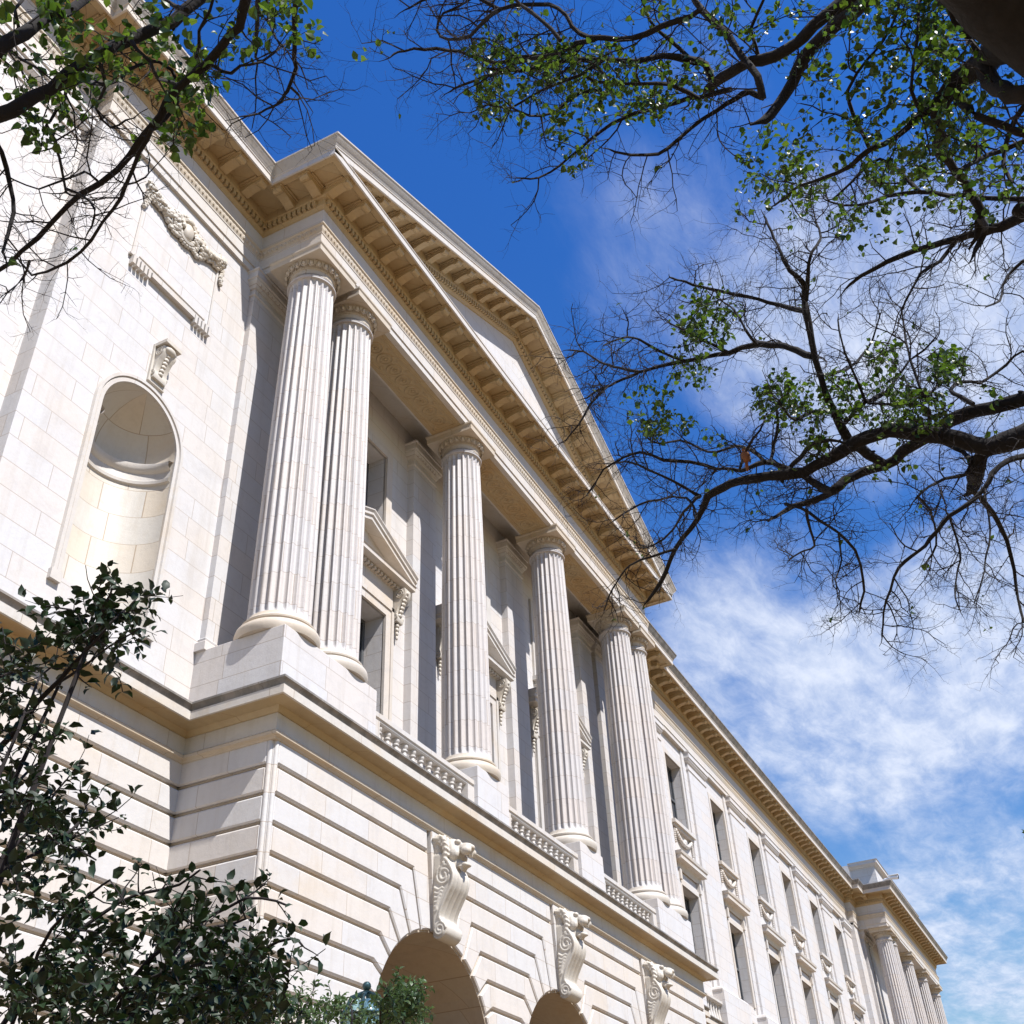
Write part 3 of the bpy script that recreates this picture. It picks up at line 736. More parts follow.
seq = [('v', 1, 0), ('v', 1, NZ-NB)] + [('a', pi*i/28, 0) for i in range(1, 28)] + [('v', -1, NZ-NB), ('v', -1, 0)]
for s_ in (-1, 1): a_, b_ = sorted((s_*(NR-.01), s_*(NR+.2))); fw2 = None; nb2 = MB(); nb2.box(a_, b_, -.075, .02, -.16, .012); nb2.obj('rim_base', M_trim, niche)
for t_, a, z in seq:
    for r, y in rimp:
        if t_ == 'v': nr.v.append((a*r, y, z))
        else: nr.v.append((r*cos(a), y, NZ-NB+r*sin(a)))
for i in range(len(seq)-1):
    for k in range(m_-1): nr.f.append((i*m_+k, (i+1)*m_+k, (i+1)*m_+k+1, i*m_+k+1))
nr.obj('niche_rim', M_trim, niche, None, smooth=35)
kb = console_mesh(.40, .85, .30, True); kb.box(-.26, .26, -.06, 0, -.95, .1); kb.ball((0, -.27, -.06), (.2, .12, .11), 10, 8); kb.box(-.25, .25, -.40, -.0, .03, .12)
ko_ = kb.obj('keystone_console', M_carve, niche, (.12, 0, 14.85-NB), smooth=50); ko_.scale = (.8, .8, .85)
# relief panel
rp = MB()
px0, px1, pz0, pz1 = 9.2, 11.42, 16.42, 18.75
for (a, b_, c, d) in ((px0, px0+.05, pz0, pz1), (px1-.05, px1, pz0, pz1)): rp.box(a, b_, FY-.025, FY+.01, c, d)
rp.box(px0+.2, px1-.15, FY-.03, FY+.01, 16.58, 16.61)
rp.box(9.72, 10.93, FY-.10, FY+.01, 16.30, 16.42); rp.box(9.15, 11.46, FY-.07, FY+.01, 16.42, 16.47)
for a, b_ in ((9.2, 9.7), (10.93, 11.43)):
    for k in range(5): rp.box(a+k*.1+.01, a+k*.1+.075, FY-.11, FY+.01, 16.20, 16.42)
rp.obj('wall_panel', M_trim, B, OFF)
random.seed(5)
fe = MB()
for s_ in (-1, 1):
    for k in range(150):
        t = random.random(); x = 10.36+s_*(.16+1.0*t); zc = 18.28-.10*sin(pi*t)+.20*t; wd = .10+.16*(1-t)+.05*sin(9*t)
        z = zc+random.uniform(-wd, wd)*1.15; d_ = FY-.05-.09*max(0, 1-abs(z-zc)/wd)
        fe.ball((x, d_, z), (random.uniform(.035, .08), .045, random.uniform(.03, .075)), 6, 5)
    for k in range(12): fe.ball((10.36+s_*(1.12+random.uniform(-.05, .05)), FY-.05, 18.15-.045*k+.2), (.05, .05, .05), 6, 4)
fe.ball((10.36, FY-.02, 18.28), (.17, .16, .26), 16, 12); fe.ball((10.36, FY-.05, 18.60), (.12, .10, .10), 10, 8)
pts = [(10.36+.24*cos(a), FY-.07, 18.30+.30*sin(a)) for a in [2*pi*i/24 for i in range(25)]]; fe.tube(pts, .05, 6)
for k in range(26):
    a = 2*pi*k/26; fe.ball((10.36+.31*cos(a), FY-.05, 18.32+.38*sin(a)), (.05, .05, .05), 6, 4)
fe.obj('festoon_relief', M_carve, B, OFF, smooth=50)

# ---- lion head consoles
def spline2(pts, k=5):
    out = []
    for i in range(len(pts)-1):
        a = [Vector(pts[min(max(q, 0), len(pts)-1)]) for q in (i-1, i, i+1, i+2)]
        for t in [x/k for x in range(k)]:
            q = .5*((2*a[1])+(-a[0]+a[2])*t+(2*a[0]-5*a[1]+4*a[2]-a[3])*t*t+(-a[0]+3*a[1]-3*a[2]+a[3])*t**3); out.append((q.x, q.y))
    return out+[tuple(pts[-1])]
def lion():
    b = MB(); w = .30
    outer = spline2([(0, .0), (.20, .02), (.36, -.12), (.47, -.30), (.51, -.44), (.47, -.60), (.37, -.76), (.27, -.92), (.20, -1.06), (.18, -1.16), (.24, -1.24), (.31, -1.33), (.30, -1.44), (.22, -1.52), (.10, -1.55), (0, -1.50)])
    b.prism(outer, lambda p: (-w, -p[0], p[1]), lambda p: (w, -p[0], p[1]))
    b.prism([(p[0]*.93-.012, p[1]) for p in outer], lambda p: (-w-.02, -p[0], p[1]), lambda p: (w+.02, -p[0], p[1])) if False else None
    for xx in (-.18, 0, .18): b.tube([(xx, -p[0]+.012, p[1]) for p in outer[8:52]], .035, 6)     # ribs down the front
    for s_ in (-1, 1):
        X = s_*(w+.0)
        spir = lambda cy, cz, R0, turns, r: b.tube([(X, -(cy+R0*(1-.8*t/turns)*cos(2*pi*t)), cz+R0*(1-.8*t/turns)*sin(2*pi*t)) for t in [turns*i/34 for i in range(35)]], r, 6)
        spir(.26, -.40, .21, 2.2, .028); spir(.16, -1.37, .14, 1.9, .026)
        b.tube([(X, -p[0]+.03, p[1]) for p in outer[10:50]], .034, 6)
        for k in range(6): b.tube([(X, -.03, -.60-.09*k), (X, -.14+.012*k, -.66-.07*k), (X, -.24+.03*k, -.62-.06*k)], .028, 6)
        for k in range(11):                      # mane
            a = -0.9+k*.34; c_ = (s_*.24, -.13-.17*cos(a), .08+.30*sin(a))
            b.tube([(c_[0]*.9, c_[1]+.04, c_[2]), (c_[0]*1.22, c_[1]-.02, c_[2]-.03), (c_[0]*1.25, c_[1]+.05, c_[2]-.13)], [.07, .06, .03], 7)
        for k in range(5): b.tube([(s_*(.05+.05*k), -.22, .36-.01*k), (s_*(.06+.06*k), -.12, .40-.02*k), (s_*(.07+.07*k), -.02, .33)], [.05, .05, .03], 6)
        b.ball((s_*.24, -.25, .31), (.07, .05, .085), 8, 6)     # ear
        b.ball((s_*.115, -.50, .245), (.085, .07, .05), 8, 6)   # brow
        b.ball((s_*.10, -.68, .055), (.095, .12, .085), 10, 8)   # upper lip
        b.ball((s_*.17, -.42, .02), (.09, .14, .12), 8, 6)      # cheek
        b.tube([(s_*.05, -.73, -.0), (s_*.05, -.735, -.06)], [.022, .008], 6)   # fang
    b.ball((0, -.28, .12), (.26, .28, .25), 14, 10); b.ball((0, -.10, .14), (.30, .16, .30), 14, 10); b.box(-.28, .28, -.10, .03, -.1, .34)
    b.ball((0, -.58, .13), (.13, .22, .115), 12, 8)
    b.ball((0, -.77, .13), (.085, .055, .05), 8, 6)
    b.ball((0, -.56, -.17), (.13, .18, .06), 10, 8, Matrix.Rotation(radians(14), 3, 'X'))
    b.ball((0, -.34, -.14), (.21, .18, .16), 10, 8)
    for k in range(9): b.tube([(random.uniform(-.12, .12), -.55+random.uniform(-.12, .05), -.20), (random.uniform(-.1, .1), -.55, -.30)], [.04, .015], 6)
    return b
random.seed(3)
lb = lion(); li = lb.obj('lion_console', M_carve, B, (ARX[0]+.03-BX, D-.04-BY, 6.97+GZ))
li.scale = (.94, .86, .95)
rmz = li.modifiers.new('fuse', 'REMESH'); rmz.mode = 'VOXEL'; rmz.voxel_size = .016; rmz.use_smooth_shade = True
smo = li.modifiers.new('soft', 'SMOOTH'); smo.iterations = 3; smo.factor = .5
for c in ARX[1:]:
    o = li.copy(); C.objects.link(o); o.parent = B; o.location = (c+.03-BX, D-.04-BY, 6.97+GZ)

# ---- wing
WW = 12.38
WC = [40.1+5.6*k for k in range(6)]; WC = [c-.0 for c in WC]
wcs = [40.13+5.58*k for k in range(6)]
ww = MB(); wall_open(ww, 36.88, 72.65, WW, WW+.8, 8.1, 19.2, [(c, .92, 10.0, 12.92) for c in wcs]+[(c, .92, 15.32, 18.15) for c in wcs])
lw = MB(); lw.box(-12, 7.9, WW, WW+.8, 8.1, 19.2); lw.obj('wing_wall', M_wall, B, OFF)
ww.box(36.88, 72.6, 12.16, 12.5, ZG, 8.1); ww.box(71.25, 72.7, FY, 12.5, 8.1, 19.2)
ww.obj('wing_wall', M_wall, B, OFF)
pw = MB(); hh = 18.3-9.6
for (w, proj, z1_) in ((1.55, .07, 19.065-9.6), ):
    pw.box(-w, w, -proj, .1, -1.4, z1_)
pw.box(-1.12, 1.12, -.16, .1, 0, hh+.004)
pw.sweep([(-1.12, .1), (-1.12, -.16), (1.12, -.16), (1.12, .1)], [(0, hh), (.03, hh+.02), (.03, hh+.07), (0, hh+.08), (0, hh+.3), (.04, hh+.32), (.10, hh+.42), (.10, hh+.47), (.14, hh+.5), (.14, hh+.70), (.17, hh+.72), (.17, hh+.778), (-.1, hh+.778)])
pw.box(-1.62, 1.62, -.42, .1, -1.4, 0); pw.sweep([(-1.55, .1), (-1.55, -.30), (1.55, -.30), (1.55, .1)], [(-.1, .0), (.09, .0), (.10, .06), (.07, .12), (.03, .16), (-.12, .2), (-.3, .2)])
wp0 = None
for k in range(-1, 6):
    x = 42.92+5.58*k
    if k == -1: x = 37.45
    if k == 5: x = 70.6
    if wp0 is None: wp0 = pw.obj('wing_pilaster', M_wall, B, (x-BX, WW-BY, 9.6+GZ)); o = wp0
    else: o = wp0.copy(); C.objects.link(o); o.parent = B; o.location = (x-BX, WW-BY, 9.6+GZ)
for x in (5.55, .0): o = wp0.copy(); C.objects.link(o); o.parent = B; o.location = (x+1.03-BX, WW-BY, 9.6+GZ)
random.seed(8)
su0 = None
def wing_surround():
    b = MB(); y = WW-WW
    for z0_, z1_ in ((10.0, 12.92), (15.32, 18.15)):
        for s_ in (-1, 1): a, c = sorted((s_*.92, s_*1.12)); b.box(a, c, -.06, .02, z0_, z1_+.2)
        b.box(-.92, .92, -.06, .02, z1_, z1_+.2)
    b.box(-1.2, 1.2, -.22, .02, 15.18, 15.32); b.box(-1.12, 1.12, -.14, .02, 15.08, 15.18)
    # hood on the lower window
    b.sweep([(-1.18, .02), (-1.18, -.04), (1.18, -.04), (1.18, .02)], [(0, 13.45), (.03, 13.45), (.08, 13.62), (.12, 13.66), (.30, 13.70), (.30, 13.84), (.34, 13.88), (.36, 13.98), (0, 14.0)], close=True)
    for s_ in (-1, 1):
        b.box(min(s_*1.0, s_*1.18), max(s_*1.0, s_*1.18), -.14, .02, 13.05, 13.45)
    # festoon under the sill
    for s_ in (-1, 1):
        for k in range(7): b.ball((s_*(1.0), -.06, 14.98-.08*k), (.07-.005*k, .06, .05), 6, 5)
    for k in range(19):
        t = -1+2*k/18; b.ball((t*.86, -.10+.03*abs(t), 14.62+.34*t*t), (.075, .08, .09), 7, 5)
    b.ball((0, -.10, 14.72), (.14, .09, .14), 8, 6)
    # lower balustrade
    b.sweep([(-1.25, -.25), (1.25, -.25)], [(-.2, 9.08), (.02, 9.08), (.06, 9.12), (.06, 9.2), (-.24, 9.2)], close=True)
    for k in range(8): b.lathe([(.05, 8.3), (.09, 8.5), (.05, 8.8), (.045, 8.95), (.07, 9.08)], 10, -1.05+k*.3, -.15, caps=False)
    b.box(-1.25, 1.25, -.45, .02, 8.1, 8.3)
    return b
wsb = wing_surround()
w0 = window(wcs[0], WW, .92, 10.0, 12.92, .34); w1 = window(wcs[0], WW, .92, 15.32, 18.15, .34)
for i, c in enumerate(wcs):
    if i == 0: su0 = wsb.obj('window_surround', M_trim, B, (c-BX, WW-BY, GZ))
    else:
        o = su0.copy(); C.objects.link(o); o.parent = B; o.location = (c-BX, WW-BY, GZ)
        copy_part(w0, B, (c-BX, w0.location[1], w0.location[2])); copy_part(w1, B, (c-BX, w1.location[1], w1.location[2]))
# ---- far pavilion
pv = MB(); pv.box(72.7, 91.9, 12.05, 14, ZG, 19.5); pv.box(72.66, 92, 10.06, 12.1, ZG, 8.1); pv.box(72.7, 91.9, 10.12, 12.1, 8.1, 9.51)
pv.box(91.0, 92, 12, 16, 8, 21); pv.obj('pavilion_wall', M_wall, B, OFF)
pc = MB(); pc.box(72.7, 91.9, 11.1, 12.3, 19.5, 20.4); pc.obj('pavilion_ceiling', M_trim, B, OFF)
at = MB()
at.box(75.9, 91, 10.55, 12.2, 21.3, 23.75); at.sweep([(75.9, 12.2), (75.9, 10.55), (91, 10.55)], [(-.1, 23.75), (.05, 23.75), (.12, 23.85), (.25, 23.9), (.25, 24.05), (.3, 24.12), (-.1, 24.14)], close=True)
at.box(75.85, 91.1, 10.5, 10.55, 21.4, 21.9)
at.box(77.5, 91, 12.2, 16, 21.3, 24.6)
at.obj('attic_parapet', M_wall, B, OFF)
# antefixes along the wing gutter
an = MB()
for k in range(30):
    x = 38+k*1.12; an.ball((x, 11.35, 21.5), (.12, .05, .10), 8, 6)
an.obj('antefix_row', M_sima, B, OFF)
# roof behind everything so that no light leaks through
core = MB(); core.box(-12, 7.8, 13.0, 30, ZG, 21.3); core.box(7.8, 91.9, 13.1, 30, ZG, 21.4)
core.obj('rear_block', M_wall, B, OFF)

# ================================================================== SECURITY CAMERA on the pavilion cornice
sx, sy, sz = 73.2, 9.85, 21.46+GZ
E1 = empty('security_camera', (sx, sy, sz)); tag(E1, 'small white camera on a bracket arm above the far pavilion cornice corner', 'security camera')
a = MB(); a.box(-.15, .15, -.12, .12, 0, .10); a.tube([(0, 0, .08), (0, 0, .42), (0, -.12, .5), (0, -.45, .52)], .05, 10); a.obj('bracket', M_white, E1, smooth=40)
a = MB(); a.tube([(0, -.40, .56), (.05, -.95, .50)], [.12, .13], 14); a.box(-.13, .18, -1.02, -.36, .64, .68); a.obj('housing', M_white, E1, smooth=40)
a = MB(); a.tube([(.05, -.95, .50), (.056, -1.0, .495)], .1, 14); a.obj('lens', M_black, E1, smooth=40)

# ================================================================== TREES
CAMP = Vector((0, 0, GZ))
def P3(u, v, d): return CAMP + ray(u, v)*d
def smooth_pts(ctrl, rnd, wob=.0):
    """Catmull-Rom through (point, radius)"""
    out = []
    n = len(ctrl)
    for i in range(n-1):
        p0, p1, p2, p3 = ctrl[max(i-1, 0)], ctrl[i], ctrl[i+1], ctrl[min(i+2, n-1)]
        seg = max(2, int((p2[0]-p1[0]).length/.10))
        for k in range(seg):
            t = k/seg; a = [p[0] for p in (p0, p1, p2, p3)]
            q = .5*((2*a[1])+(-a[0]+a[2])*t+(2*a[0]-5*a[1]+4*a[2]-a[3])*t*t+(-a[0]+3*a[1]-3*a[2]+a[3])*t**3)
            q += Vector((rnd.uniform(-wob, wob), rnd.uniform(-wob, wob), rnd.uniform(-wob, wob)))
            out.append((q, p1[1]*(1-t)+p2[1]*t))
    out.append(ctrl[-1]); return out
def limb(lst, d, pxw, rnd, dd=0.0):
    """pixel trace -> 3D limb; depth wanders"""
    n = len(lst); out = []; w0, w1 = pxw
    ph = rnd.uniform(0, 6.28)
    for i, (u, v) in enumerate(lst):
        t = i/max(1, n-1); dist = d + dd*t + .05*d*sin(ph+3.0*t)
        out.append((P3(u, v, dist), (w0*(1-t)+w1*t)*.5/FPX*dist))
    return out
def grow(mb, tips, path, rnd, level, maxlev, length, gap, nsides, r_child, bias=None, spread=1.0, droop=0.0, curl=.35):
    """side shoots along path"""
    acc_ = rnd.uniform(0, gap)
    for i in range(1, len(path)):
        a, b = path[i-1][0], path[i][0]; sl = (b-a).length; acc_ += sl
        if acc_ < gap: continue
        acc_ = rnd.uniform(-.3*gap, .3*gap)
        d = (b-a).normalized(); rv = Vector((rnd.gauss(0, 1), rnd.gauss(0, 1), rnd.gauss(0, 1)))
        pr = (rv-d*rv.dot(d)).normalized()
        dr = (d*rnd.uniform(.35, .9)+pr*spread).normalized()
        if bias: dr = (dr+bias*.3).normalized()
        L_ = length*rnd.uniform(.4, 1.25); steps = max(3, int(L_/.055)); st = L_/steps
        r0 = min(path[i][1]*.7, r_child*rnd.uniform(.7, 1.2)); p = b.copy(); pts = [(p.copy(), r0)]
        bend = Vector((rnd.gauss(0, 1), rnd.gauss(0, 1), rnd.gauss(0, 1)))*curl*.25
        for k in range(steps):
            dr = (dr+Vector((rnd.gauss(0, 1), rnd.gauss(0, 1), rnd.gauss(0, 1)))*.17*curl*3.6+bend*.5+Vector((0, 0, -droop))).normalized()
            p = p+dr*st; pts.append((p.copy(), r0*(1-.5*(k+1)/steps)))
        mb.tube([q for q, _ in pts], [w for _, w in pts], nsides)
        # knobbly spurs
        for k in range(2, len(pts), 2):
            if rnd.random() < .65:
                q, w = pts[k]; sv = Vector((rnd.gauss(0, 1), rnd.gauss(0, 1), rnd.gauss(0, 1))).normalized()
                mb.tube([q, q+sv*rnd.uniform(.015, .045)], [w*.9, w*.6], 3)
        tips.append(pts)
        if level < maxlev: grow(mb, tips, pts, rnd, level+1, maxlev, length*.55, gap*.62, 3, r_child*.72, bias, spread, droop, curl)
def px_of(p):
    q = p-CAMP; z = q.dot(CF)
    if z < .1: return (-999, -999)
    return 512+FPX*q.dot(CR)/z, 512+FPX*q.dot(CD)/z
def leaf(mb, p, dr, nrm, s, fold=.25, w=.42):
    dr = dr.normalized(); sd = dr.cross(nrm).normalized(); up = sd.cross(dr).normalized()
    a = p; b = p+dr*s*.35+sd*s*w*.95+up*s*fold*.5; c = p+dr*s*.72+sd*s*w*.68+up*s*fold*.25; t = p+dr*s-up*s*.2
    e = p+dr*s*.35-sd*s*w*.95+up*s*fold*.5; f = p+dr*s*.72-sd*s*w*.7+up*s*fold*.35
    m_ = p+dr*s*.5+up*s*.06; mb.add([a, b, c, t, f, e, m_], [(0, 1, 6), (1, 2, 6), (2, 3, 6), (3, 4, 6), (4, 5, 6), (5, 0, 6)])
def build_tree(name_label, cat, base, limbs, d, seed, clusters, leafsize, twig_len, gap, dens, trunk_r, rr=.006, droop=.0, leafmat_=None, n_leaf=3, maxlev=3, extra_roots=()):
    rnd = random.Random(seed)
    e = empty('overhanging_tree', base); tag(e, name_label, cat)
    tr = MB(); tw = MB(); lf = MB(); tips = []
    inv = Vector(base)
    paths = []
    for item in limbs:
        lst, w, dd = item[0], item[1], item[2]; dst = item[3] if len(item) > 3 else d
        p = smooth_pts(limb(lst, dst, w, rnd, dd), rnd, .006)
        nz_ = 1.0; q2 = []
        for k_, (q, r_) in enumerate(p):
            nz_ = nz_*.6+.4*rnd.uniform(.72, 1.32)
            q2.append((q+Vector((rnd.gauss(0, .12), rnd.gauss(0, .12), rnd.gauss(0, .12)))*r_, max(r_*nz_, .003)))
        p = q2
        for k_ in range(3):        # drawn-out tip
            dlast = (p[-1][0]-p[-2][0]).normalized(); dlast = (dlast+Vector((rnd.gauss(0, .22), rnd.gauss(0, .22), rnd.gauss(0, .22)))).normalized()
            p.append((p[-1][0]+dlast*max(.035, p[-1][1]*1.1), p[-1][1]*.62))
        paths.append((p, w)); tr.tube([q-inv for q, _ in p], [max(r, .0016) for _, r in p], 12 if w[0] > 8 else 6)
        if w[0] > 6:
            for k_ in range(2, len(p)-4, 3):      # knots and broken spurs
                if rnd.random() < .5:
                    q, r_ = p[k_]; sv = Vector((rnd.gauss(0, 1), rnd.gauss(0, 1), rnd.gauss(0, 1))).normalized()
                    tr.tube([q-inv+sv*r_*.3, q-inv+sv*r_*1.25, q-inv+sv*r_*1.6], [r_*.6, r_*.34, r_*.12], 7)
    for pth in extra_roots:
        p = smooth_pts([(Vector(q), r) for q, r in pth], rnd, .01)
        tr.tube([q-inv for q, _ in p], [r for _, r in p], 14)
    tw3 = MB()
    for p, w in paths:
        if px_of(p[-1][0])[1] > 700 and px_of(p[-1][0])[0] > 1000: ends0 = p; continue
        thin = w[0] < 9
        grow(tw3, tips, p, rnd, 1, maxlev, twig_len*(1.0 if thin else .9), gap*(1.0 if thin else 1.7), 4, rr, None, 1.0, droop)
    tw3.v = [(x-inv.x, y-inv.y, z-inv.z) for x, y, z in tw3.v]
    ends = []
    for p, w in paths:
        if w[0] < 4 and px_of(p[-1][0])[1] > 700: tips.append(p)
    for pts in tips:
        for k in range(1, len(pts)): ends.append((pts[k][0], (pts[k][0]-pts[k-1][0]).normalized()))
    for q, dr in ends:
        u, v = px_of(q)
        pw = 0
        for (cu, cv, cr, pr) in clusters:
            dq = ((u-cu)**2+(v-cv)**2)/(cr*cr*1.5)
            if dq < 1: pw = max(pw, pr*(1-.8*dq))
        if rnd.random() < max(pw, .004)*dens:
            for k in range(rnd.randint(1, n_leaf)):
                rv = Vector((rnd.gauss(0, 1), rnd.gauss(0, 1), rnd.gauss(0, 1))).normalized()
                dd_ = (dr*.5+rv+Vector((0, 0, -.25))).normalized(); nm_ = Vector((rnd.gauss(0, .7), rnd.gauss(0, .7), 1)).normalized()
                leaf(lf, q-inv+dd_*.012, dd_, nm_, leafsize*rnd.uniform(.35, 1.15), rnd.uniform(.05, .6), rnd.uniform(.28, .5))
    tro = tr.obj('trunk', M_bark, e, smooth=60)
    two = tw3.obj('twigs', M_twig, e, smooth=60)
    if lf.v: lo = lf.obj('foliage', leafmat_ or M_leaf, e, smooth=True)
    return e

# -- tree B: limbs reaching in from the top right
LB = [
 ([(880,-30),(850,-2),(826,14),(803,36),(788,50),(762,60),(740,66),(722,79),(711,87)], (11, 8), .3),
 ([(712,85),(706,66),(690,59),(664,56),(635,61),(604,59),(560,62),(520,70),(490,69)], (7, 3), .3),
 ([(905,-30),(868,0),(845,18),(822,38),(805,58),(792,84),(778,104),(765,120)], (15, 8), .3),
 ([(764,98),(749,93),(736,97),(716,112),(690,130),(668,148),(648,156),(615,152)], (7, 2), .4),
 ([(764,97),(756,76),(741,56),(727,32),(704,12),(692,-4)], (8, 5), .2),
 ([(701,11),(690,15),(661,27),(632,38),(604,38),(580,36),(566,16),(550,5),(516,5),(499,10),(478,-2)], (6, 3), .4),
 ([(600,38),(575,44),(556,53),(521,57),(499,62),(472,56),(448,50),(424,49),(405,50),(394,54)], (5, 2), .4),
 ([(730,90),(706,96),(690,98),(661,107),(640,112),(622,118),(600,131),(578,150),(560,166),(540,178),(523,178)], (5, 2), .4),
 ([(560,55),(532,60),(512,63),(494,74),(476,80),(455,88)], (4, 2), .2),
 ([(602,60),(578,76),(552,85),(532,95),(512,108),(490,104)], (4, 2), .2),
 ([(604,95),(580,92),(556,112),(530,117),(512,108)], (4, 2), .2),
 ([(500,10),(486,20),(470,36),(448,40),(436,30),(444,14),(470,0)], (4, 2), .3),
 ([(560,40),(540,20),(520,4),(500,-8),(440,-6),(410,8)], (4, 2), .3),
 ([(700,98),(670,85),(640,84),(610,84),(585,76)], (5, 3), .2),
 ([(690,60),(668,38),(650,20),(640,-5)], (4, 2), .2), ([(760,60),(752,30),(762,0),(770,-15)], (4, 2), .2),
 # far right thick limb
 ([(880,-130),(950,-60),(1006,-4),(1062,46),(1130,100)], (60, 74), .2, 4.6),
 ([(1030,28),(1008,48),(985,60),(966,74),(948,93),(936,106)], (26, 14), .5, 5.0),
 ([(936,106),(938,124),(941,138),(936,150),(948,160),(960,176),(969,193),(980,212),(978,230)], (9, 7), .5, 5.5),
 ([(940,102),(918,116),(897,138),(872,148),(850,165),(824,178),(800,186),(775,205)], (8, 2), .8, 5.5),
 ([(985,62),(990,80),(1002,92),(1020,95),(1045,92)], (14, 13), .1, 5.1),
 ([(955,88),(962,104),(978,116),(1002,125),(1035,136)], (8, 6), .3, 5.3),
 ([(1030,200),(985,197),(950,195),(918,191),(888,197),(858,206),(830,202)], (6, 2), .5, 6.2),
 ([(1030,212),(1002,226),(983,232),(958,238),(930,247),(902,256),(874,268),(850,284)], (9, 3), .5, 6.2),
 ([(980,215),(984,232),(976,250)], (8, 5), .1, 6.0),
 ([(985,62),(970,40),(955,20),(948,-4),(940,-20)], (6, 3), .2, 5.4),
 ([(925,115),(912,90),(915,60),(918,20),(920,-15)], (4, 2), .3, 5.6),
 ([(870,148),(855,120),(848,90),(868,60),(890,30),(900,0)], (4, 2), .5, 5.6),
 ([(918,191),(900,170),(880,160),(862,170),(838,195)], (4, 2), .4, 6.0),
 ([(958,238),(940,260),(920,275),(906,300),(900,318)], (4, 1.5), .3, 6.3), ([(1030,140),(1000,150),(975,160),(958,175)], (5, 3), .2, 5.8),
 ([(1030,95),(1015,120),(1003,150),(1010,180),(1030,190)], (5, 3), .2, 5.6),
]
CB_ = [(895,40,60,1.0),(870,80,60,1.0),(920,95,55,.9),(850,110,45,.8),(905,140,60,.8),(800,150,38,.75),(760,155,24,.6),(775,185,40,.9),(740,205,22,.55),(830,60,30,.55),(960,140,50,.5),(985,170,45,.6),
       (500,65,30,.55),(500,95,25,.9),(520,100,25,.5),(550,60,22,.6),(600,85,35,.9),(640,90,35,.8),(570,130,22,.8),(580,160,16,.8),(620,70,25,.6),(690,80,30,.5),(735,30,26,.8),(770,20,35,.6),(790,60,25,.5),(660,10,25,.3),
       (880,235,22,.5),(925,240,15,.4),(850,215,20,.5),(890,200,30,.4),(1000,60,40,.3)]
TB = build_tree('large tree in small new leaf whose dark limbs hang into the top right corner', 'tree', (5.2, -3.6, 0), LB, 6.0, 11, CB_, .040, .36, .070, .62, .3, .0046,
     extra_roots=[[((5.2, -3.6, -.1), .42), ((5.1, -3.5, 2.2), .34), ((4.6, -3.0, 3.6), .30), ((4.2, -2.4, 4.4), .22), (tuple(P3(1130, 100, 4.75)), .15)],
                  [((4.6, -3.0, 3.6), .22), ((3.4, -1.9, 5.8), .12), (tuple(P3(960, -110, 6.0)), .06), (tuple(P3(880, -30, 6.0)), .035)],
                  [((4.6, -3.0, 3.6), .2), ((3.8, -2.0, 5.6), .1), (tuple(P3(985, -120, 6.0)), .06), (tuple(P3(905, -30, 6.0)), .042)],
                  [((4.9, -3.3, 3.0), .2), ((4.8, -2.4, 4.4), .1), (tuple(P3(1060, 225, 6.1)), .045), (tuple(P3(1030, 208, 6.2)), .03)]])
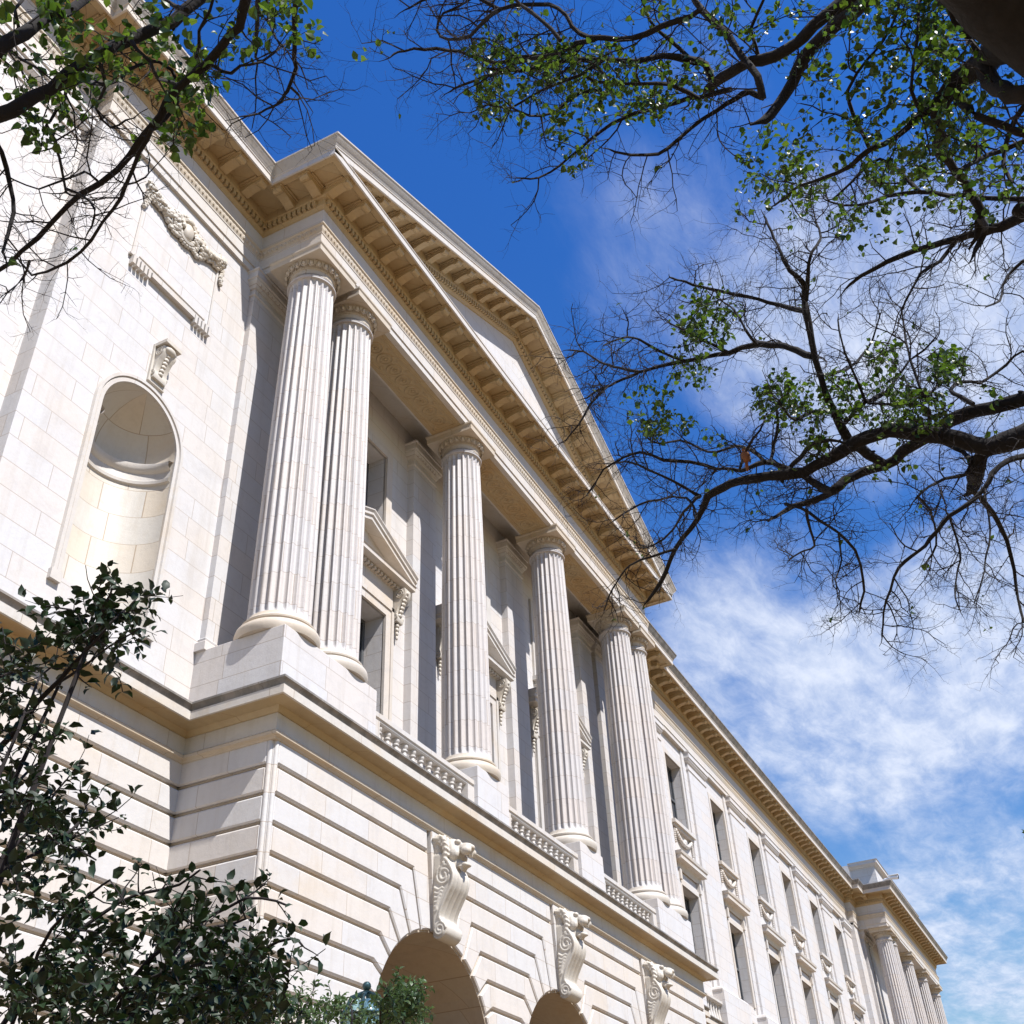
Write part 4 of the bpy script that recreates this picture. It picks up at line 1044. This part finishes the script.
# -- tree C: nearly bare limb from the right edge
LC = [
 ([(1060,396),(1026,400),(992,408),(961,416),(941,426),(922,440),(902,453),(884,465),(863,471),(846,480),(834,490)], (13, 9), .3),
 ([(834,491),(820,486),(805,477),(789,470),(772,463),(757,464),(742,471),(734,469),(715,469)], (7, 3), .4),
 ([(834,490),(815,500),(794,506),(780,514),(768,521)], (7, 3), .2),
 ([(1060,424),(1024,434),(990,446),(958,440),(926,433),(900,431),(880,432),(855,443),(829,458),(803,472),(780,475),(757,478),(740,480),(724,487),(708,496),(697,520),(675,550),(662,582),(648,600)], (20, 3), .6),
 ([(984,448),(980,460),(976,472),(973,486)], (13, 14), .05, 9.45),
 ([(884,464),(868,455),(854,444),(842,430),(833,410),(824,388),(816,361),(809,326),(805,304)], (9, 6), .3),
 ([(805,305),(804,284),(790,270),(777,246),(766,219)], (6, 2), .2), ([(806,300),(808,275),(812,253),(821,238),(815,222)], (5, 2), .2),
 ([(804,311),(786,307),(768,303),(748,297),(725,292),(704,288),(684,282),(672,278)], (5, 2), .3),
 ([(812,357),(798,351),(785,347),(772,345),(758,344),(742,348),(728,353),(706,357),(684,361),(662,366),(640,372),(624,379),(609,386),(597,391),(587,398)], (7, 2), .4),
 ([(640,372),(618,368),(600,362),(584,352),(570,350)], (3, 1.5), .2), ([(684,361),(660,352),(640,340),(622,338),(604,345)], (3.5, 1.5), .2),
 ([(728,353),(705,340),(684,330),(668,322)], (3.5, 1.5), .2), ([(700,497),(672,480),(648,470),(628,462),(612,464)], (3.5, 1.5), .3),
 ([(675,550),(652,556),(630,565),(612,590),(604,610)], (3, 1.5), .2), ([(608,386),(590,405),(578,425),(566,440)], (3, 1.2), .2),
 ([(715,469),(690,462),(664,460),(640,452),(622,458),(604,470),(590,490)], (4, 1.5), .3), ([(697,520),(690,500),(668,498),(640,505),(615,520)], (3.5, 1.5), .2),
 ([(785,504),(800,508),(820,520),(838,533),(855,550),(864,581),(860,608)], (4, 2), .2), ([(806,510),(810,530),(815,546),(800,552),(789,560)], (3, 1.5), .1), ([(838,533),(842,560),(836,580),(838,598)], (2.5, 1.2), .1),
 ([(1040,455),(1024,457),(1008,461),(992,473),(984,488),(968,504),(949,516),(937,531),(925,546),(912,556),(899,568),(890,590),(884,612),(882,634)], (6, 2), .3, 8.6),
 ([(969,487),(986,504),(996,520),(1006,539),(1014,570),(1018,600),(1024,622)], (5, 2), .2, 8.8),
 ([(973,462),(962,452),(950,446),(938,440)], (6, 4), .1, 8.8), ([(970,460),(966,474),(945,479),(930,486),(917,497)], (4, 2), .1, 8.8),
 ([(917,496),(930,510),(934,524),(936,545),(928,560)], (2.5, 1.5), .1, 8.8), ([(949,516),(958,540),(960,560),(955,590),(960,610)], (2.5, 1.2), .1), ([(984,490),(990,530),(984,570),(975,600)], (2.5, 1.2), .1),
 ([(974,404),(959,396),(951,390),(961,381),(980,382),(996,373),(1014,356),(1030,350)], (4, 2), .2, 8.8),
 ([(936,400),(924,396),(918,380),(908,350),(905,336),(902,310)], (3.5, 1.5), .2), ([(843,424),(854,412),(865,402),(860,388),(848,361),(843,345),(838,320)], (4, 1.5), .2),
 ([(930,430),(928,410),(911,404),(888,404),(868,404)], (5, 2), .2), ([(866,402),(886,392),(898,376),(910,360),(924,350),(935,338)], (3.5, 1.5), .2),
 ([(922,396),(940,385),(950,370),(962,358)], (3, 1.5), .2), ([(770,463),(774,445),(778,422),(776,405),(790,392)], (3.5, 1.5), .2), ([(740,471),(744,455),(752,440),(760,430),(766,415)], (3.5, 1.5), .2),
 ([(829,412),(812,412),(796,420),(786,412),(778,400),(764,392)], (4, 1.5), .2), ([(788,470),(800,456),(812,444),(830,440),(845,443)], (5, 3), .1),
 ([(765,462),(750,450),(735,446),(716,452),(700,448),(680,440),(660,444),(645,436)], (4, 1.5), .3), ([(820,375),(845,370),(862,356),(872,340),(880,315)], (3, 1.5), .2),
 ([(757,344),(745,330),(735,310),(720,300)], (3, 1.5), .2), ([(700,496),(684,512),(672,530),(655,545),(640,548)], (3, 1.5), .2),
 ([(1075,832),(1050,834),(1034,834),(1027,836)], (2, 1.2), .0, 8.6), ([(1032,258),(1015,268),(1003,285),(1000,300),(988,306)], (3, 1.5), .1, 8.6),
]
CC_ = [(668,405,26,.9),(640,410,16,.7),(690,385,22,.8),(655,425,14,.8),(705,330,24,.8),(720,310,16,.6),(680,345,16,.5),(715,300,12,.4),(790,400,26,.75),(765,395,18,.6),(840,400,24,.7),(815,440,16,.4),(880,352,14,.9),(945,365,16,.9),(885,380,14,.5),
       (905,412,24,.8),(925,412,22,.8),(985,396,10,.7),(910,465,12,.4),(880,470,10,.4),(700,290,10,.4),(885,425,16,.5),(1028,836,10,.9),(850,345,10,.2),(715,440,12,.2)]
TC = build_tree('almost bare dark tree limb reaching in from the right edge over the sky', 'tree', (11.5, -6.5, 0), LC, 9.2, 23, CC_, .056, .42, .072, .42, .3, .0058, droop=.0,
     extra_roots=[[((11.5, -6.5, -.1), .40), ((11.3, -6.2, 2.5), .33), ((10.6, -5.0, 4.6), .24), (tuple(P3(1180, 440, 9.2)), .13), (tuple(P3(1060, 424, 9.2)), .085)],
                  [((10.6, -5.0, 4.6), .16), (tuple(P3(1150, 405, 9.2)), .09), (tuple(P3(1060, 396, 9.2)), .055)],
                  [((11.3, -6.2, 2.8), .1), (tuple(P3(1120, 800, 8.6)), .03), (tuple(P3(1075, 832, 8.6)), .009)], [((10.6, -5.0, 4.6), .1), (tuple(P3(1120, 240, 8.6)), .03), (tuple(P3(1032, 258, 8.6)), .012)]])
# -- tree A: top left
LA = [
 ([(-40,130),(-8,117),(34,99),(68,75),(109,51),(152,31),(188,10),(215,-18)], (14, 9), .2),
 ([(-30,62),(-4,50),(24,34),(46,20),(68,10),(92,-8)], (11, 7), .2),
 ([(248,-25),(245,0),(239,24),(219,51),(191,79),(168,104),(150,130),(130,154),(102,181),(79,195),(51,222),(22,252),(0,270),(-25,285)], (10, 3.5), .3),
 ([(152,130),(140,152),(126,186),(114,208),(92,240),(68,262),(48,270),(31,275),(20,262)], (4, 2), .2),
 ([(-5,135),(2,152),(10,185),(15,212),(8,238),(3,252)], (5, 3), .1), ([(47,124),(54,140),(59,158),(66,192),(78,196)], (3.5, 2), .1),
 ([(258,-5),(257,20),(256,50),(258,61)], (4, 2), .1), ([(297,-5),(294,20),(295,50),(294,68),(288,90),(280,102),(268,109),(249,116)], (5, 2), .2),
 ([(267,-5),(268,20),(276,40),(284,48)], (3, 1.5), .1), ([(206,64),(225,72),(240,68),(262,60),(282,46)], (4, 2), .1), ([(190,79),(196,60),(200,30),(210,10),(214,-10)], (3.5, 2), .1),
 ([(100,60),(104,84),(96,110),(110,128),(126,120)], (4, 2), .1), ([(68,80),(62,104),(50,120),(44,134)], (3.5, 2), .1), ([(130,42),(150,60),(160,78),(180,84)], (4, 2), .1),
 ([(150,132),(166,120),(180,96),(170,70),(150,60),(128,72),(112,84),(96,82)], (4, 2), .1), ([(64,190),(90,200),(96,216),(88,232)], (3, 1.5), .1), ([(126,186),(146,178),(150,160)], (2.5, 1.2), .1),
 ([(290,88),(302,98),(286,100)], (3, 1.5), .05), ([(0,40),(20,60),(42,70),(58,92)], (3, 1.5), .1), ([(98,180),(84,170),(60,182),(40,188),(14,180)], (2.5, 1.3), .1), ([(30,262),(24,280),(8,292)], (2.5, 1.2), .1),
 ([(185,10),(160,-2),(130,-8)], (5, 3), .1), ([(20,36),(16,10),(30,-10)], (4, 2), .1),
]
CA_ = [(30,50,40,.8),(60,85,26,.9),(90,55,30,.75),(130,70,22,.6),(50,118,22,.9),(35,130,16,.9),(150,40,30,.6),(20,90,25,.8),(185,85,22,.9),(205,80,15,.9),(180,130,20,.95),(195,115,16,.9),(230,45,25,.5),(290,10,26,.9),(310,35,22,.9),(270,8,15,.6),(170,25,25,.5),(60,20,40,.9),(120,15,40,.8),(10,20,25,.9),(215,15,20,.4),(205,60,15,.5),(315,50,10,.6),(90,100,12,.5)]
TA = build_tree('tree with heart shaped green leaves whose branches cross the top left corner', 'tree', (-3.4, -1.0, 0), LA, 4.3, 37, CA_, .043, .22, .058, .42, .3, .0032,
     extra_roots=[[((-3.4, -1.0, -.1), .36), ((-3.2, -.8, 2.4), .28), ((-2.4, .2, 4.0), .18), (tuple(P3(-200, 175, 4.2)), .07), (tuple(P3(-40, 130, 4.3)), .036)],
                  [((-2.4, .2, 4.0), .14), ((-.9, 0.4, 6.0), .08), (tuple(P3(180, -200, 4.6)), .04), (tuple(P3(248, -25, 4.3)), .021)],
                  [((-2.4, .2, 4.0), .14), (tuple(P3(-160, 110, 4.3)), .05), (tuple(P3(-30, 62, 4.3)), .024)], [(tuple(P3(180, -200, 4.6)), .04), (tuple(P3(260, -100, 4.4)), .02), (tuple(P3(297, -5, 4.3)), .010)]])

# ================================================================== SHRUBS
def shrub(label, base, stems, d, seed, leafsize, mat, name='shrub', dens=1.0, fold=.2, wid=.42, lev=1, twl=.16, gap=.05, fill=()):
    rnd = random.Random(seed); e = empty(name, base); tag(e, label, 'shrub'); inv = Vector(base)
    st = MB(); lf = MB(); tips = []
    for item in stems:
        lst, w = item[0], item[1]; dst = item[2] if len(item) > 2 else d
        p = smooth_pts(limb(lst, dst, w, rnd, 0), rnd, .004)
        root = p[0][0]; foot = Vector((base[0]+rnd.uniform(-.35, .35), base[1]+rnd.uniform(-.35, .35), 0))
        st.tube([foot-inv, (foot*.5+root*.5)-inv+Vector((rnd.uniform(-.1, .1), 0, 0)), root-inv], [.022, .016, p[0][1]], 7)
        st.tube([q-inv for q, _ in p], [r for _, r in p], 7)
        tw_ = MB(); grow(tw_, tips, p, rnd, 1, lev, twl, gap, 4, .0028, None, 1.0, -.02, .3)
        st.add([(x-inv.x, y-inv.y, z-inv.z) for x, y, z in tw_.v], tw_.f); tips.append(p[len(p)//2:])
    for pts in tips:
        sgn = 1
        for k in range(1, len(pts)):
            q = pts[k][0]; dr = (pts[k][0]-pts[k-1][0]).normalized()
            if rnd.random() > dens: continue
            for m_ in range(2):
                rv = Vector((rnd.gauss(0, 1), rnd.gauss(0, 1), rnd.gauss(0, 1))); rv = (rv-dr*rv.dot(dr)).normalized()
                dd_ = (rv+dr*.5+Vector((0, 0, .15))).normalized()
                leaf(lf, q-inv+dd_*.008, dd_, Vector((rnd.gauss(0, .5), rnd.gauss(0, .5), 1)).normalized(), leafsize*rnd.uniform(.6, 1.2), fold, wid)
    # leafy mass: short leafy sprays through the body of the shrub
    for (u0, v0, ru, rv_, n_, d0, d1) in fill:
        for k in range(n_):
            a = rnd.uniform(0, 2*pi); r_ = sqrt(rnd.random()); u = u0+ru*r_*cos(a); v = v0+rv_*r_*sin(a)
            q = P3(u, v, rnd.uniform(d0, d1)); dr = Vector((rnd.gauss(0, 1), rnd.gauss(0, 1), rnd.gauss(.5, .8))).normalized(); sp = [q]
            for j in range(5): dr = (dr+Vector((rnd.gauss(0, .2), rnd.gauss(0, .2), rnd.gauss(0, .2)))).normalized(); sp.append(sp[-1]+dr*leafsize*.55)
            st.tube([x-inv for x in sp], .0016, 3)
            for j, x in enumerate(sp):
                for m_ in range(2):
                    rv2 = Vector((rnd.gauss(0, 1), rnd.gauss(0, 1), rnd.gauss(0, 1))); rv2 = (rv2-dr*rv2.dot(dr)).normalized()
                    dd_ = (rv2+dr*.6).normalized(); leaf(lf, x-inv, dd_, Vector((rnd.gauss(0, .5), rnd.gauss(0, .5), 1)).normalized(), leafsize*rnd.uniform(.6, 1.15), fold, wid)
    # seed heads on thin stalks
    st.obj('stems', M_twig, e, smooth=60); lf.obj('foliage', mat, e, smooth=True); return e
S1 = [([(-60,800),(-20,765),(10,738),(36,705),(60,680),(82,655),(96,630),(104,605),(112,588)], (7, 2)), ([(60,680),(80,668),(100,652),(120,640),(140,628)], (3, 1.5)), ([(84,652),(110,622),(130,606),(146,590)], (3, 1.5)),
      ([(96,632),(80,615),(62,608),(46,606)], (2.5, 1.2)), ([(20,730),(30,700),(40,675),(55,665)], (3, 1.5)), ([(-40,690),(-15,680),(15,672),(40,668)], (4, 2)),
      ([(-60,840),(-20,810),(10,790),(30,770),(45,758)], (4, 2)), ([(-60,900),(0,870),(40,850),(70,830),(88,812),(80,790)], (4, 2)), ([(0,860),(30,830),(50,800),(66,780)], (4, 1.5)), ([(-30,800),(0,790),(20,800),(50,830),(80,850),(96,860)], (4, 1.5)),
      ([(-20,1060),(20,1000),(60,950),(100,915),(140,895),(180,885),(200,870)], (5, 2)), ([(60,1070),(110,1010),(150,960),(190,930),(230,905),(262,898),(286,905)], (5, 2)), ([(140,1070),(190,1020),(230,980),(262,950),(290,940),(302,945)], (5, 2)),
      ([(150,960),(170,940),(175,910),(190,880)], (3, 1.5)), ([(190,930),(220,925),(245,918),(236,895)], (3, 1.5)), ([(0,1060),(30,980),(50,930),(90,895),(110,880)], (4, 2)), ([(200,1060),(240,1020),(262,990),(290,970)], (4, 2)),
      ([(90,1070),(120,1000),(160,975),(200,965),(250,965)], (4, 2))]
def sfill(pts, n_, r, d0, d1): return [(u, v, r, r, n_, d0, d1) for u, v in pts]
F1 = sfill([(5,655),(0,690),(10,740)], 7, 20, 3.0, 3.7) + sfill([(5,785),(15,815),(60,818),(30,850),(85,850)], 9, 26, 3.0, 3.9) + sfill([(20,900),(60,935),(110,940),(150,925),(180,935),(215,935)], 8, 26, 3.0, 3.9) + \
     sfill([(30,990),(90,985),(150,985),(200,985),(245,985),(262,995)], 20, 40, 2.9, 3.9) + sfill([(60,1020),(130,1030),(200,1030),(245,1020)], 26, 42, 2.9, 3.8) + sfill([(95,645),(112,608)], 14, 26, 3.2, 3.6)
shrub('tall glossy dark green shrub filling the bottom left corner of the view', (1.7, 2.9, 0), S1, 3.4, 51, .038, M_leafdark, 'large_shrub', .75, .25, .34, 1, .14, .055, F1)
S2 = [([(330,1080),(345,1040),(352,1020),(350,1004)], (3, 1.5)), ([(400,1080),(402,1040),(404,1010),(406,985)], (4, 2)), ([(390,1080),(384,1040),(380,1010),(390,990)], (3, 1.5)), ([(280,1080),(290,1040),(300,1015),(310,1000)], (3, 1.5))]
F2 = sfill([(400,1000),(408,1008),(395,1015)], 40, 17, 5.6, 6.2) + sfill([(300,1018),(325,1020),(270,1012),(350,1020)], 22, 20, 5.6, 6.2)
shrub('small bright shrub of fine narrow leaves below the first arch', (4.75, 3.35, 0), S2, 5.9, 61, .036, M_leaffine, 'small_shrub', .8, .15, .26, 1, .10, .06, F2)

# ================================================================== STREET LAMP behind the shrub
lp = P3(366, 1010, 9.2); lx, ly, lz = lp.x, lp.y, lp.z
E2 = empty('street_lamp', (lx, ly, 0)); tag(E2, 'dark verdigris bronze lamp top with curved scroll ribs showing behind the small shrub', 'street lamp')
a = MB(); a.lathe([(.20, 0), (.20, .12), (.14, .2), (.12, .5), (.075, .6), (.06, 1.2), (.05, lz-.75), (.09, lz-.7), (.05, lz-.62), (.12, lz-.52), (.03, lz-.5)], 20); a.obj('lamp_post', M_bronze, E2, smooth=40)
a = MB()
for k in range(6):
    an_ = 2*pi*k/6+.4; ca, sa = cos(an_), sin(an_)
    a.tube([(.12*ca, .12*sa, lz-.5), (.19*ca, .19*sa, lz-.25), (.185*ca, .185*sa, lz-.05), (.12*ca, .12*sa, lz+.08), (.0, .0, lz+.13)], .016, 6)
for an_ in (2.4, 5.5):
    ca, sa = cos(an_), sin(an_)
    a.tube([(.06*ca, .06*sa, lz-.52), (.26*ca, .26*sa, lz-.40), (.34*ca, .34*sa, lz-.18), (.30*ca, .30*sa, lz-.02), (.24*ca, .24*sa, lz-.06)], .02, 6)
ring(a, 0, 0, lz-.05, .185, .016); a.ball((0, 0, lz+.17), .035); a.obj('lantern_frame', M_bronze, E2, smooth=40)
a = MB(); a.lathe([(.10, lz-.5), (.17, lz-.25), (.165, lz-.05), (.10, lz+.06)], 16); a.obj('lamp_glass', M_lampglass, E2, smooth=40)

# ================================================================== BIRD
bp = P3(745.5, 456.5, 9.05)
me_b = MB(); up = Vector((0, 0, 1))
me_b.ball((0, 0, .0), (.036, .036, .062), 14, 10); me_b.ball((.008, 0, .066), (.024, .022, .024), 12, 8); me_b.ball((-.03, 0, -.075), (.010, .016, .05), 8, 6, Matrix.Rotation(radians(20), 3, 'Y'))
E3 = empty('bird', tuple(bp)); tag(E3, 'small russet breasted songbird perched upright on a thin twig', 'bird')
M_bird = plain('russet_feathers', (.20, .075, .025), rough=.8, nscale=60, var=.4); M_birdd = plain('dark_feathers', (.05, .045, .045), rough=.8)
o = me_b.obj('body', M_bird, E3, smooth=60); rb = o.modifiers.new('fuse', 'REMESH'); rb.mode = 'VOXEL'; rb.voxel_size = .004; rb.use_smooth_shade = True
a = MB(); a.ball((.010, 0, .072), (.0255, .0235, .022), 12, 8); [a.ball((-.012, s_*.030, -.005), (.022, .012, .055), 10, 8) for s_ in (-1, 1)]; a.obj('wings', M_birdd, E3, smooth=60)
a = MB(); a.lathe([(.006, 0), (.0005, .022)], 8); bk = a.obj('beak', plain('beak', (.35, .25, .05)), E3, (.030, 0, .066)); bk.rotation_euler = (0, radians(95), 0)
a = MB(); [a.tube([(.0, s_*.012, -.05), (.008, s_*.014, -.085)], .002, 5) for s_ in (-1, 1)]; a.obj('legs', M_birdd, E3)
E3.rotation_euler = (0, 0, radians(200))
